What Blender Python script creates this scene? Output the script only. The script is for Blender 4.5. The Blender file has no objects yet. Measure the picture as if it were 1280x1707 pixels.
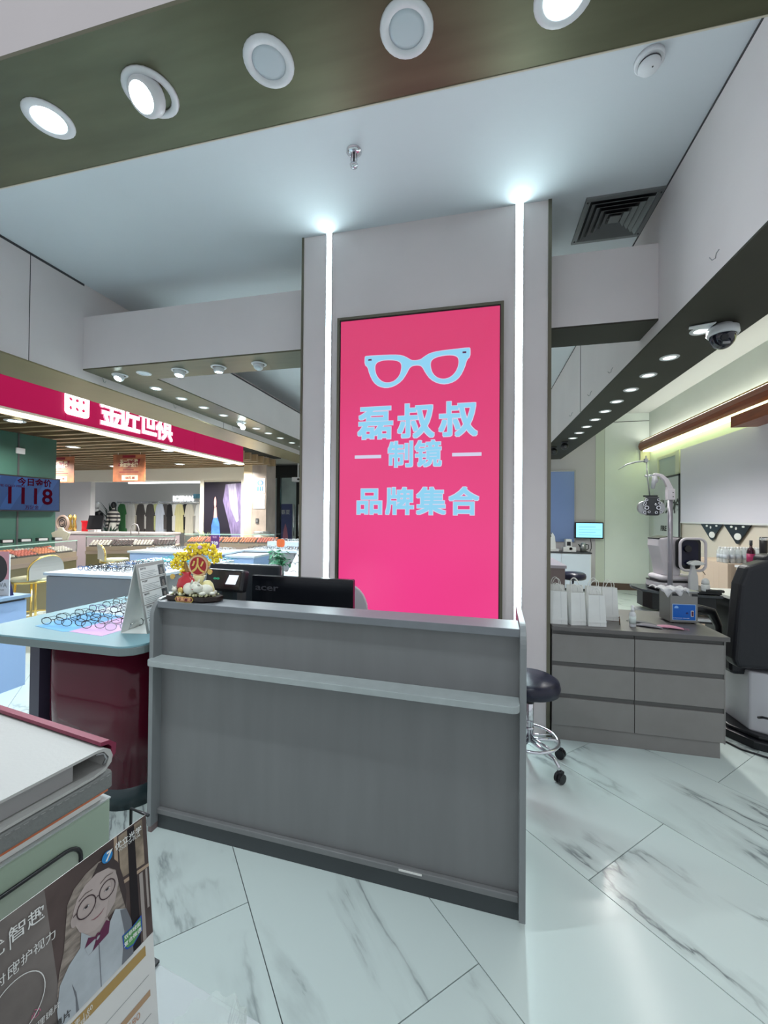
import bpy, bmesh, math, random
from mathutils import Matrix, Vector
random.seed(7)
PI = math.pi
C = bpy.context.scene.collection
SC = bpy.context.scene

# ------------------------------------------------------------------ camera, world, exposure
cam_data = bpy.data.cameras.new('camera')
cam_data.sensor_fit = 'HORIZONTAL'
cam_data.sensor_width = 36.0
cam_data.lens = 36.0 * 680 / 1280
cam_data.clip_start = 0.02
cam = bpy.data.objects.new('camera', cam_data)
C.objects.link(cam)
rx = Vector((0.9744, 0.2249, 0.0085)); fw = Vector((-0.2249, 0.9743, 0.0107))
rx.normalize(); fw = (fw - rx * fw.dot(rx)).normalized(); up = rx.cross(fw)
cam.matrix_world = Matrix(((rx.x, up.x, -fw.x, 0), (rx.y, up.y, -fw.y, 0), (rx.z, up.z, -fw.z, 1.45), (0, 0, 0, 1)))
SC.camera = cam

world = bpy.data.worlds.new('world'); SC.world = world
world.use_nodes = True
bg = world.node_tree.nodes['Background']
bg.inputs[0].default_value = (0.90, 0.94, 1.0, 1)
bg.inputs[1].default_value = 0.54
SC.view_settings.view_transform = 'Standard'
SC.view_settings.look = 'None'
SC.view_settings.exposure = 0.38
SC.view_settings.gamma = 1.0
SC.view_settings.use_curve_mapping = False
SC.cycles.use_denoising = True
SC.cycles.max_bounces = 8
SC.cycles.diffuse_bounces = 5
SC.cycles.sample_clamp_indirect = 6.0

# ------------------------------------------------------------------ materials
MATS = {}
def mat(name, col, rough=0.5, metal=0.0, emit=None, es=1.0, alpha=1.0, trans=0.0, var=0.0, vscale=12, bump=0.0, coat=0.0, aniso=None, spec=0.5):
    if name in MATS: return MATS[name]
    m = bpy.data.materials.new(name); m.use_nodes = True
    nt = m.node_tree; b = nt.nodes['Principled BSDF']
    b.inputs['Base Color'].default_value = (*col, 1)
    b.inputs['Roughness'].default_value = rough
    b.inputs['Metallic'].default_value = metal
    b.inputs['Specular IOR Level'].default_value = spec
    if trans: b.inputs['Transmission Weight'].default_value = trans
    if alpha < 1: b.inputs['Alpha'].default_value = alpha
    if coat: b.inputs['Coat Weight'].default_value = coat; b.inputs['Coat Roughness'].default_value = 0.05
    if emit is not None:
        b.inputs['Emission Color'].default_value = (*emit, 1); b.inputs['Emission Strength'].default_value = es
    if var or bump:
        tc = nt.nodes.new('ShaderNodeTexCoord'); mp = nt.nodes.new('ShaderNodeMapping')
        nz = nt.nodes.new('ShaderNodeTexNoise'); nz.inputs['Scale'].default_value = vscale; nz.inputs['Detail'].default_value = 5
        nt.links.new(tc.outputs['Object'], mp.inputs[0]); nt.links.new(mp.outputs[0], nz.inputs['Vector'])
        if aniso: mp.inputs['Scale'].default_value = aniso
        if var:
            rp = nt.nodes.new('ShaderNodeMapRange'); rp.inputs[1].default_value = .3; rp.inputs[2].default_value = .7
            rp.inputs[3].default_value = 1 - var; rp.inputs[4].default_value = 1 + var
            vm = nt.nodes.new('ShaderNodeVectorMath'); vm.operation = 'SCALE'; vm.inputs[0].default_value = col
            nt.links.new(nz.outputs['Fac'], rp.inputs[0]); nt.links.new(rp.outputs[0], vm.inputs['Scale'])
            nt.links.new(vm.outputs[0], b.inputs['Base Color'])
        if bump:
            bp = nt.nodes.new('ShaderNodeBump'); bp.inputs['Strength'].default_value = bump; bp.inputs['Distance'].default_value = 0.01
            nt.links.new(nz.outputs['Fac'], bp.inputs['Height']); nt.links.new(bp.outputs[0], b.inputs['Normal'])
    MATS[name] = m
    return m

def glow(name, col, s):
    return mat(name, (0, 0, 0), 0.4, emit=col, es=s, spec=0.2)

def marble():
    m = bpy.data.materials.new('marble_tile'); m.use_nodes = True
    nt = m.node_tree; L = nt.links; N = nt.nodes; b = N['Principled BSDF']
    tc = N.new('ShaderNodeTexCoord'); oi = N.new('ShaderNodeObjectInfo')
    ml = N.new('ShaderNodeVectorMath'); ml.operation = 'SCALE'; ml.inputs[0].default_value = (37, 53, 19)
    L.new(oi.outputs['Random'], ml.inputs['Scale'])
    ad = N.new('ShaderNodeVectorMath'); L.new(tc.outputs['Object'], ad.inputs[0]); L.new(ml.outputs[0], ad.inputs[1])
    mp = N.new('ShaderNodeMapping'); mp.inputs['Rotation'].default_value = (0, 0, math.radians(12)); mp.inputs['Scale'].default_value = (0.55, 1.9, 1)
    L.new(ad.outputs[0], mp.inputs[0])
    w = N.new('ShaderNodeTexNoise'); w.inputs['Scale'].default_value = 1.1; w.inputs['Detail'].default_value = 7; w.inputs['Roughness'].default_value = .55; w.inputs['Distortion'].default_value = .35
    L.new(mp.outputs[0], w.inputs['Vector'])
    d1 = N.new('ShaderNodeMath'); d1.operation = 'SUBTRACT'; d1.inputs[1].default_value = .5; L.new(w.outputs['Fac'], d1.inputs[0])
    d2 = N.new('ShaderNodeMath'); d2.operation = 'ABSOLUTE'; L.new(d1.outputs[0], d2.inputs[0])
    vein = N.new('ShaderNodeMapRange'); vein.inputs[1].default_value = 0.0; vein.inputs[2].default_value = 0.014; vein.inputs[3].default_value = 1; vein.inputs[4].default_value = 0
    L.new(d2.outputs[0], vein.inputs[0])
    halo = N.new('ShaderNodeMapRange'); halo.inputs[1].default_value = 0.0; halo.inputs[2].default_value = 0.05; halo.inputs[3].default_value = .30; halo.inputs[4].default_value = 0
    L.new(d2.outputs[0], halo.inputs[0])
    n2 = N.new('ShaderNodeTexNoise'); n2.inputs['Scale'].default_value = 2.3; n2.inputs['Detail'].default_value = 3; L.new(ad.outputs[0], n2.inputs['Vector'])
    gate = N.new('ShaderNodeMapRange'); gate.inputs[1].default_value = .43; gate.inputs[2].default_value = .62; L.new(n2.outputs['Fac'], gate.inputs[0])
    vm = N.new('ShaderNodeMath'); vm.operation = 'MULTIPLY'; L.new(vein.outputs[0], vm.inputs[0]); vm.inputs[1].default_value = .6
    sm = N.new('ShaderNodeMath'); sm.operation = 'ADD'; L.new(vm.outputs[0], sm.inputs[0]); L.new(halo.outputs[0], sm.inputs[1])
    g2 = N.new('ShaderNodeMath'); g2.operation = 'MULTIPLY'; g2.use_clamp = True; L.new(sm.outputs[0], g2.inputs[0]); L.new(gate.outputs[0], g2.inputs[1])
    mx = N.new('ShaderNodeMix'); mx.data_type = 'RGBA'
    mx.inputs['A'].default_value = (.60, .69, .67, 1); mx.inputs['B'].default_value = (.13, .15, .16, 1)
    L.new(g2.outputs[0], mx.inputs['Factor']); L.new(mx.outputs['Result'], b.inputs['Base Color'])
    b.inputs['Roughness'].default_value = .2; b.inputs['Specular IOR Level'].default_value = .28
    return m

M_wall = mat('wall_paint', (.73, .675, .672), .6, var=.03, vscale=2)
M_ceil = mat('ceiling_paint', (.62, .66, .69), .8, var=.02, vscale=1)
M_gold = mat('brushed_gold_panel', (.12, .118, .070), .32, .60, var=.12, vscale=3, aniso=(1, 6, 1))
M_olive = mat('olive_metal_panel', (.040, .039, .029), .6, .0, var=.08, vscale=2, spec=.25)
M_edge = mat('bronze_edge', (.16, .15, .11), .3, .8)
M_seam = mat('seam_dark', (.05, .05, .055), .7)
M_desk = mat('desk_laminate', (.178, .182, .184), .42, var=.05, vscale=14, aniso=(1, 1, .12))
M_deskd = mat('desk_plinth', (.045, .052, .056), .5)
M_shelf = mat('shelf_laminate', (.36, .40, .40), .4, var=.06, vscale=20)
M_cab = mat('cabinet_laminate', (.24, .23, .22), .45, var=.04, vscale=10)
M_cabd = mat('cabinet_groove', (.10, .098, .095), .5)
M_black = mat('black_plastic', (.010, .011, .014), .35)
M_navy = mat('navy_leather', (.010, .011, .030), .30, bump=.15, vscale=40)
M_chair = mat('black_vinyl', (.008, .009, .014), .45, bump=.1, vscale=30)
M_chrome = mat('chrome', (.75, .76, .80), .12, 1.0)
M_white = mat('white_plastic', (.72, .74, .76), .35)
M_paper = mat('white_paper', (.78, .80, .78), .7, var=.04, vscale=9)
M_steel = mat('brushed_steel', (.40, .41, .42), .32, .85)
M_glass = mat('clear_glass', (.92, 1, .97), .02, trans=1.0, alpha=.25)
M_dark = mat('dark_grey', (.04, .043, .05), .5)
M_marble = marble()
M_grout = mat('grout', (.025, .03, .035), .8)
M_mall = mat('mall_floor_stone', (.40, .42, .42), .25, var=.08, vscale=1.2)
M_lamp = glow('lamp_lit', (.75, .95, 1.0), 12.0)
M_lamp2 = glow('lamp_soft', (.92, 1.0, .97), 1.6)
M_lampoff = mat('lamp_off', (.55, .62, .66), .5)
M_strip = glow('light_strip', (.76, .97, 1.0), 25.0)
M_red = mat('red_gloss', (.085, .0, .012), .16, coat=.15, spec=.35)
M_goldm = mat('polished_gold', (.80, .58, .18), .25, .9)
M_cream = mat('cream_paint', (.62, .58, .48), .6)
M_green = mat('leaf_green', (.05, .24, .12), .5, var=.4, vscale=30)

# ------------------------------------------------------------------ mesh helpers
class MB:
    def __init__(s, M=None):
        s.v = []; s.f = []; s.mi = []; s.sm = []; s.M = M or Matrix()
    def add(s, vs, fs, m=0, smooth=False):
        n = len(s.v); s.v += [s.M @ Vector(p) for p in vs]
        for f in fs: s.f.append([i + n for i in f]); s.mi.append(m); s.sm.append(smooth)
        return s
    def box(s, x0, x1, y0, y1, z0, z1, m=0):
        return s.add([(x0,y0,z0),(x1,y0,z0),(x1,y1,z0),(x0,y1,z0),(x0,y0,z1),(x1,y0,z1),(x1,y1,z1),(x0,y1,z1)],
                     [(0,3,2,1),(4,5,6,7),(0,1,5,4),(1,2,6,5),(2,3,7,6),(3,0,4,7)], m)
    def cone(s, p0, p1, r0, r1, n=12, m=0, caps=True, smooth=True):
        p0 = Vector(p0); p1 = Vector(p1); d = (p1 - p0).normalized()
        a = d.orthogonal().normalized(); b = d.cross(a)
        vs = []
        for p, r in ((p0, r0), (p1, r1)):
            for i in range(n):
                t = 2*PI*i/n; vs.append(p + a*(r*math.cos(t)) + b*(r*math.sin(t)))
        s.add(vs, [(i, (i+1)%n, n+(i+1)%n, n+i) for i in range(n)], m, smooth)
        if caps: s.add(vs, [tuple(range(n))[::-1], tuple(range(n, 2*n))], m)
        return s
    def tube(s, pts, r, n=8, m=0, closed=False, caps=True):
        pts = [Vector(p) for p in pts]; k = len(pts); vs = []; prev = None
        rr = r if isinstance(r, (list, tuple)) else [r]*k
        for i, p in enumerate(pts):
            if closed: d = pts[(i+1)%k] - pts[i-1]
            else: d = pts[min(i+1, k-1)] - pts[max(i-1, 0)]
            d.normalize()
            a = d.orthogonal() if prev is None else prev - d*prev.dot(d)
            if a.length < 1e-6: a = d.orthogonal()
            a.normalize(); prev = a; b = d.cross(a)
            for j in range(n):
                t = 2*PI*j/n; vs.append(p + a*(rr[i]*math.cos(t)) + b*(rr[i]*math.sin(t)))
        fs = []
        for i in range(k if closed else k-1):
            q = (i+1) % k
            for j in range(n): fs.append((i*n+j, i*n+(j+1)%n, q*n+(j+1)%n, q*n+j))
        s.add(vs, fs, m, True)
        if caps and not closed: s.add(vs, [tuple(range(n))[::-1], tuple(range((k-1)*n, k*n))], m)
        return s
    def lathe(s, prof, c=(0,0,0), n=20, m=0, sx=1, sy=1, smooth=True):
        vs = []
        for r, z in prof:
            for i in range(n):
                t = 2*PI*i/n; vs.append((c[0]+sx*r*math.cos(t), c[1]+sy*r*math.sin(t), c[2]+z))
        fs = []
        for k in range(len(prof)-1):
            for i in range(n): fs.append((k*n+i, k*n+(i+1)%n, (k+1)*n+(i+1)%n, (k+1)*n+i))
        s.add(vs, fs, m, smooth)
        if prof[0][0] > 1e-4: s.add(vs[:n], [tuple(range(n))[::-1]], m)
        if prof[-1][0] > 1e-4: s.add(vs[-n:], [tuple(range(n))], m)
        return s
    def ball(s, c, r, n=12, m=0):
        r = r if isinstance(r, (tuple, list)) else (r, r, r); h = max(4, n//2)
        vs = []
        for k in range(1, h):
            p = PI*k/h
            for i in range(n):
                t = 2*PI*i/n; vs.append((c[0]+r[0]*math.sin(p)*math.cos(t), c[1]+r[1]*math.sin(p)*math.sin(t), c[2]-r[2]*math.cos(p)))
        nb = len(vs); vs += [(c[0],c[1],c[2]-r[2]), (c[0],c[1],c[2]+r[2])]
        fs = [(k*n+i, k*n+(i+1)%n, (k+1)*n+(i+1)%n, (k+1)*n+i) for k in range(h-2) for i in range(n)]
        fs += [(nb, (i+1)%n, i) for i in range(n)] + [(nb+1, (h-2)*n+i, (h-2)*n+(i+1)%n) for i in range(n)]
        return s.add(vs, fs, m, True)
    def prism(s, poly, a0, a1, axis='z', m=0, smooth_side=False):
        n = len(poly)
        def P(u, v, w):
            return {'z': (u, v, w), 'y': (u, w, v), 'x': (w, u, v)}[axis]
        vs = [P(u, v, a0) for u, v in poly] + [P(u, v, a1) for u, v in poly]
        s.add(vs, [(i, (i+1)%n, n+(i+1)%n, n+i) for i in range(n)], m, smooth_side)
        return s.add(vs, [tuple(range(n))[::-1], tuple(range(n, 2*n))], m)
    def quad(s, a, b, c, d, m=0):
        return s.add([a, b, c, d], [(0, 1, 2, 3)], m)
    def mesh(s, name, mats):
        me = bpy.data.meshes.new(name)
        me.from_pydata([tuple(v) for v in s.v], [], s.f)
        for mm in (mats if isinstance(mats, (list, tuple)) else [mats]): me.materials.append(mm)
        me.polygons.foreach_set('material_index', s.mi); me.polygons.foreach_set('use_smooth', s.sm)
        bm = bmesh.new(); bm.from_mesh(me); bmesh.ops.remove_doubles(bm, verts=bm.verts, dist=1e-6)
        bmesh.ops.recalc_face_normals(bm, faces=bm.faces); bm.to_mesh(me); bm.free()
        return me

def obj(name, mb, mats, parent=None, loc=None, rotz=None, bevel=0, seg=2, label=None, M=None):
    me = mb if isinstance(mb, bpy.types.Mesh) else mb.mesh(name, mats)
    o = bpy.data.objects.new(name, me); C.objects.link(o)
    if parent: o.parent = parent
    if M is not None: o.matrix_local = M
    if loc is not None: o.location = loc
    if rotz is not None: o.rotation_euler = (0, 0, rotz)
    if bevel:
        b = o.modifiers.new('bevel', 'BEVEL'); b.width = bevel; b.segments = seg; b.limit_method = 'ANGLE'; b.angle_limit = math.radians(40)
    if label: o['label'] = label
    return o
def thing(name, label, cat, loc=(0,0,0), rotz=0, group=None):
    o = bpy.data.objects.new(name, None); C.objects.link(o); o.empty_display_size = .1
    o.location = loc; o.rotation_euler = (0, 0, rotz); o['label'] = label; o['category'] = cat
    if group: o['group'] = group
    return o
def tag(o, label, cat, group=None):
    o['label'] = label; o['category'] = cat
    if group: o['group'] = group
    return o
def struct(name, mb, mats, parent=None, **k):
    o = obj(name, mb, mats, parent, **k)
    if not parent: o['kind'] = 'structure'
    return o
def B(x0, x1, y0, y1, z0, z1): return MB().box(x0, x1, y0, y1, z0, z1)
def dup(root, loc=None, rotz=None, label=None, group=None):
    r = root.copy(); C.objects.link(r)
    if loc is not None: r.location = loc
    if rotz is not None: r.rotation_euler = (0, 0, rotz)
    if label: r['label'] = label
    if group: r['group'] = group
    for ch in list(root.children):
        c = ch.copy(); C.objects.link(c); c.parent = r
        for g in list(ch.children):
            d = g.copy(); C.objects.link(d); d.parent = c
    return r

UP = Matrix.Rotation(PI/2, 4, 'X')          # flat art stood upright, facing -Y
def FX(sign=1): return Matrix.Rotation(sign*PI/2, 4, 'Z') @ UP   # facing +X (sign 1) or -X (sign -1)
def T(x, y, z): return Matrix.Translation((x, y, z))

def curve_mesh(cu):
    o = bpy.data.objects.new('tmp', cu); C.objects.link(o)
    dg = bpy.context.evaluated_depsgraph_get()
    me = bpy.data.meshes.new_from_object(o.evaluated_get(dg))
    bpy.data.objects.remove(o); bpy.data.curves.remove(cu)
    return me
def text(name, body, size, material, parent, M, extrude=0.0, bold=0.0, fat=0.0, align='CENTER', sx=1.0, sy=1.0, shear=0, gap=1.0, label=None):
    cu = bpy.data.curves.new('t', 'FONT'); cu.body = body; cu.size = size; cu.align_x = align; cu.align_y = 'CENTER'
    cu.extrude = extrude; cu.offset = bold; cu.shear = shear; cu.space_character = gap; cu.resolution_u = 3
    me = curve_mesh(cu); me.transform(Matrix.Diagonal((sx, sy, 1, 1)))
    if fat:
        bm = bmesh.new()
        for i, (dx, dy) in enumerate([(a, b) for a in (-1, -.33, .33, 1) for b in (-1, 0, 1)]):
            m2 = me.copy(); m2.transform(T(dx*fat, dy*fat, 0)); bm.from_mesh(m2); bpy.data.meshes.remove(m2)
        bm.to_mesh(me); bm.free()
    me.materials.clear(); me.materials.append(material)
    o = bpy.data.objects.new(name, me); C.objects.link(o); o.parent = parent; o.matrix_local = M
    if label: o['label'] = label
    return o
def shape(name, loops, material, parent, M, extrude=0.0, label=None):
    cu = bpy.data.curves.new('s', 'CURVE'); cu.dimensions = '2D'; cu.fill_mode = 'BOTH'; cu.extrude = extrude
    for lp in loops:
        sp = cu.splines.new('POLY'); sp.points.add(len(lp)-1)
        for p, q in zip(sp.points, lp): p.co = (q[0], q[1], 0, 1)
        sp.use_cyclic_u = True
    me = curve_mesh(cu); me.materials.clear(); me.materials.append(material)
    o = bpy.data.objects.new(name, me); C.objects.link(o); o.parent = parent; o.matrix_local = M
    if label: o['label'] = label
    return o
def rect(x0, x1, y0, y1): return [(x0,y0),(x1,y0),(x1,y1),(x0,y1)]
def ell(cx, cy, a, b, n=24, rot=0, t0=0, t1=2*PI):
    out = []
    full = abs(t1-t0-2*PI) < 1e-6
    for i in range(n if full else n+1):
        t = t0 + (t1-t0)*i/n
        x = a*math.cos(t); y = b*math.sin(t)
        out.append((cx + x*math.cos(rot) - y*math.sin(rot), cy + x*math.sin(rot) + y*math.cos(rot)))
    return out
def rrect(x0, x1, y0, y1, r, n=6, corners=(1,1,1,1)):
    out = []
    for (cx, cy, t0, k) in ((x1-r, y0+r, -PI/2, 1), (x1-r, y1-r, 0, 2), (x0+r, y1-r, PI/2, 3), (x0+r, y0+r, PI, 0)):
        if corners[k]:
            for i in range(n+1):
                t = t0 + PI/2*i/n; out.append((cx+r*math.cos(t), cy+r*math.sin(t)))
        else:
            out.append((cx + r*(1 if math.cos(t0+PI/4) > 0 else -1), cy + r*(1 if math.sin(t0+PI/4) > 0 else -1)))
    return out

ORD = ['first', 'second', 'third', 'fourth', 'fifth', 'sixth', 'seventh', 'eighth', 'ninth', 'tenth', 'eleventh', 'twelfth', 'thirteenth', 'fourteenth']
# ------------------------------------------------------------------ floor
struct('floor', B(-16, 6.5, -2.5, 17, -.12, -.006), M_grout)
FLOOR = bpy.data.objects['floor']
tl, tw = 1.19, .5955
tile_me = MB().box(-tl/2+.0016, tl/2-.0016, -tw/2+.0016, tw/2-.0016, -.006, 0).mesh('tile', M_marble)
ntile = 0
spots_ = []
c44, s44 = math.cos(math.radians(44)), math.sin(math.radians(44))
for a in range(-14, 18):
    s0 = .370 + .5955*(a + .5)
    off = .985 if a % 2 == 0 else 1.58
    for b in range(-9, 14):
        t0 = off - tl/2 + tl*b
        x = s0*c44 - t0*s44; y = s0*s44 + t0*c44
        if -8.6 < x < 4.6 and -1.4 < y < 10.2: spots_.append((math.hypot(x + .2*y*.2, y)*(1 if y > 0 else 2.2), x, y))
for _, x, y in sorted(spots_)[:290]:
    o = bpy.data.objects.new('tile', tile_me); C.objects.link(o); o.parent = FLOOR
    o.location = (x, y, 0); o.rotation_euler = (0, 0, math.radians(134))
struct('floor_mall', MB().box(-16, 6.5, 10.9, 17, -.006, .002).box(-16, -8.8, -2.5, 10.9, -.006, .002), M_mall)

# ------------------------------------------------------------------ ceilings and fascias
ZC = 3.59
struct('ceiling', B(-3.59, 1.17, 1.17, 9.2, ZC, ZC+.1), M_ceil)
M_rceil = mat('side_room_ceiling', (.62, .64, .62), .8)
struct('ceiling_side_room', B(1.69, 3.6, 3.4, 9.3, ZC, ZC+.1), M_rceil)

def clad(name, x0, x1, y0, y1, z0, z1, gold, seams=()):
    """a plastered box beam with a metal soffit panel and thin shadow joints"""
    w = struct(name, B(x0, x1, y0, y1, z0+.012, z1), M_wall)
    obj('soffit_panel', B(x0, x1, y0, y1, z0, z0+.012), gold, w)
    for bx in seams: obj('joint', B(*bx), M_seam, w)
    return w
clad('wall_front_beam', -3.59, 1.69, .835, 1.17, 2.686, ZC, M_gold)
obj('edge_trim', B(-3.59, 1.166, 1.168, 1.172, 2.684, 2.690), mat('pale_edge', (.6, .55, .45), .5), bpy.data.objects['wall_front_beam'])
clad('wall_left', -4.15, -3.59, -.5, 13, 2.69, ZC, mat('gold_beam_panel', (.27, .23, .13), .38, .6, var=.08, vscale=2),
     [(-3.592, -3.587, 2.58, 2.584, 2.70, ZC), (-3.592, -3.587, 5.2, 5.204, 2.70, ZC), (-3.592, -3.587, 1.172, 3.05, ZC-.02, ZC)])
clad('wall_right_fascia', 1.17, 1.69, 1.17, 9.2, 2.686, ZC, M_olive,
     [(1.166, 1.172, 5.2, 5.206, 2.70, ZC), (1.166, 1.172, 1.172, 9.2, ZC-.012, ZC)])
clad('trim_1', -3.589, -1.335, 3.05, 3.40, 2.785, 3.28, M_gold)
clad('trim_2', -3.589, -3.10, 3.40, 9.0, 2.785, 3.28, M_gold, [(-3.102, -3.096, 3.41, 9.0, 3.262, 3.28)])
clad('trim_3', .47, 1.169, 3.06, 3.39, 2.78, 3.30, M_olive)

# ------------------------------------------------------------------ column
col = struct('wall_column', B(-1.318, .448, 2.9, 3.42, 0, ZC), M_wall)
obj('corner_trim', MB().box(-1.335, -1.318, 2.893, 3.42, 0, ZC), M_edge, col)
obj('corner_trim', MB().box(.448, .47, 2.893, 3.42, 0, ZC), M_edge, col)
for x0, x1 in ((-1.130, -1.090), (.240, .285)):
    obj('light_strip', B(x0, x1, 2.893, 2.902, .12, ZC-.001), M_strip, col)
    obj('strip_channel', MB().box(x0-.006, x0, 2.889, 2.902, .12, ZC-.001).box(x1, x1+.006, 2.889, 2.902, .12, ZC-.001), M_white, col)

# lightbox sign on the column
sg = thing('lightbox_sign', 'tall pink backlit sign with pale blue glasses emblem and shop lettering on the grey column', 'sign', (-.435, 2.9, 0))
W2 = .572; Z0, Z1 = .45, 2.90
def pinkmat():
    m = bpy.data.materials.new('pink_lightbox'); m.use_nodes = True; nt = m.node_tree; b = nt.nodes['Principled BSDF']
    b.inputs['Base Color'].default_value = (.05, .002, .01, 1); b.inputs['Roughness'].default_value = .35
    tc = nt.nodes.new('ShaderNodeTexCoord'); nz = nt.nodes.new('ShaderNodeTexNoise'); nz.inputs['Scale'].default_value = 1.3; nz.inputs['Detail'].default_value = 1
    nt.links.new(tc.outputs['Object'], nz.inputs['Vector'])
    r = nt.nodes.new('ShaderNodeValToRGB'); r.color_ramp.elements[0].position = .25; r.color_ramp.elements[0].color = (.66, .037, .20, 1)
    r.color_ramp.elements[1].position = .85; r.color_ramp.elements[1].color = (.50, .034, .12, 1)
    sx_ = nt.nodes.new('ShaderNodeSeparateXYZ'); nt.links.new(tc.outputs['Generated'], sx_.inputs[0])
    ma = nt.nodes.new('ShaderNodeMath'); ma.operation = 'MULTIPLY_ADD'; ma.inputs[1].default_value = .35; nt.links.new(nz.outputs['Fac'], ma.inputs[0]); 
    mb_ = nt.nodes.new('ShaderNodeMath'); mb_.operation = 'MULTIPLY'; mb_.inputs[1].default_value = .75; nt.links.new(sx_.outputs['Z'], mb_.inputs[0]); nt.links.new(mb_.outputs[0], ma.inputs[2])
    nt.links.new(ma.outputs[0], r.inputs[0]); nt.links.new(r.outputs[0], b.inputs['Emission Color']); b.inputs['Emission Strength'].default_value = 1.0
    return m
obj('sign_face', B(-W2, W2, -.018, -.001, Z0, Z1), pinkmat(), sg)
fr = MB(); 
for a, b_, w_ in ((0, .006, 0), (.006, .026, 1)):
    for x0, x1, z0, z1 in ((-W2-b_, -W2-a, Z0-b_, Z1+b_), (W2+a, W2+b_, Z0-b_, Z1+b_), (-W2-a, W2+a, Z1+a, Z1+b_), (-W2-a, W2+a, Z0-b_, Z0-a)):
        fr.box(x0, x1, -.030+.006*(1-w_), -.001, z0, z1, w_)
obj('sign_frame', fr, [M_black, M_edge], sg)
M_lb = glow('letter_blue', (.22, .50, .68), 1.0); M_lw = glow('letter_rim', (.50, .50, .64), 1.0); M_lm = mat('emblem_mark_plum', (.22, .03, .12), .5)
def led(body, x, z, size, sx=1.0, sy=1.0, gap=1.0, bold=.012):
    text('lettering_rim', body, size, M_lw, sg, T(x, -.0195, z) @ UP, .0, 0, bold+.0045, sx=sx, sy=sy, gap=gap)
    text('lettering', body, size, M_lb, sg, T(x, -.0215, z) @ UP, .0, 0, bold, sx=sx, sy=sy, gap=gap)
led('磊叔叔', -.003, 2.115, .272, 1.0, .95, 1.18, .0055)
led('制镜', -.012, 1.883, .195, 1.0, 1.0, 1.02, .0042)
led('品牌集合', -.003, 1.545, .212, 1.0, .95, 1.13, .0048)
for s_ in (-1, 1):
    shape('sign_dash', [rect(s_*.365-.10-.01*s_, s_*.365+.10-.01*s_, -.012, .012)], M_lw, sg, T(0, -.0205, 1.885) @ UP, .001)
# glasses emblem
def chaikin(p, k=2):
    for _ in range(k):
        q = []
        for i in range(len(p)):
            a, b = p[i], p[(i+1) % len(p)]
            q += [(a[0]*.75+b[0]*.25, a[1]*.75+b[1]*.25), (a[0]*.25+b[0]*.75, a[1]*.25+b[1]*.75)]
        p = q
    return p
def grow(p, e):
    cx = sum(a[0] for a in p)/len(p); out = []
    n = len(p); ar = sum(p[i][0]*p[(i+1) % n][1]-p[(i+1) % n][0]*p[i][1] for i in range(n))
    sg_ = 1 if ar > 0 else -1
    for i in range(n):
        a, b = p[i-1], p[(i+1) % n]; dx, dy = b[0]-a[0], b[1]-a[1]; l = math.hypot(dx, dy) or 1
        out.append((p[i][0]+sg_*dy/l*e, p[i][1]-sg_*dx/l*e))
    return out
def gl(e):
    R_ = [(.035, .056), (.06, .074), (.10, .096), (.16, .106), (.26, .110), (.372, .113), (.377, .108), (.377, .052), (.355, .036), (.34, -.02), (.31, -.08), (.27, -.113), (.215, -.127), (.16, -.118), (.105, -.085), (.07, -.035), (.05, .005), (.03, .020)]
    outer = [(0, .052)] + R_ + [(0, .024)] + [(-x, y) for x, y in R_[::-1]]
    H_ = [(.098, .03), (.12, .062), (.18, .077), (.25, .078), (.297, .062), (.308, .02), (.292, -.04), (.25, -.085), (.20, -.097), (.15, -.084), (.11, -.04)]
    return [grow(chaikin(outer, 1), e), grow(chaikin(H_), -e), grow(chaikin([(-x, y) for x, y in H_]), -e)]
shape('emblem_rim', gl(.005), M_lw, sg, T(-.005, -.0195, 2.512) @ UP, .0005)
shape('emblem', gl(0), M_lb, sg, T(-.005, -.0215, 2.512) @ UP, .001)
for s_ in (-1, 1):
    shape('emblem_mark', [rect(s_*.340-.013, s_*.340+.013, .078, .090)], M_lm, sg, T(-.005, -.023, 2.512) @ UP, .0005)  # small plum bars at the emblem's outer ends

# ------------------------------------------------------------------ side room walls
M_rw = mat('green_grey_panel', (.76, .83, .78), .5, var=.03, vscale=2)
M_rw2 = mat('grey_panel', (.56, .54, .57), .5)
wb = struct('wall_back', MB().box(2.53, 3.5, 9.2, 9.3, 0, ZC), M_rw)
wb2 = struct('wall_back_grey', MB().box(-1.2, 2.36, 9.2, 9.3, 0, ZC).box(2.36, 2.53, 9.19, 9.3, 0, ZC, 1), [M_rw2, mat('pale_pilaster', (.60, .66, .58), .5)])
obj('joint', B(2.528, 2.535, 9.196, 9.2, 0, ZC), M_seam, wb)
obj('joint', B(2.54, 3.35, 9.194, 9.2, 3.42, 3.43), M_seam, wb)
struct('baseboard_back', B(-1.2, 3.34, 9.165, 9.19, 0, .13), mat('brown_skirting', (.10, .065, .05), .5))
wr = struct('wall_right', MB().box(3.35, 3.45, 2.8, 9.2, 0, ZC), mat('pale_green_wall', (.56, .61, .56), .55, var=.03, vscale=2))
obj('joint', B(3.346, 3.35, 6.27, 6.275, 0, 2.6), M_seam, wr)
obj('wall_panel', B(3.325, 3.35, 2.8, 8.75, 0, 2.62), mat('cream_panel', (.68, .63, .54), .55), wr)
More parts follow.
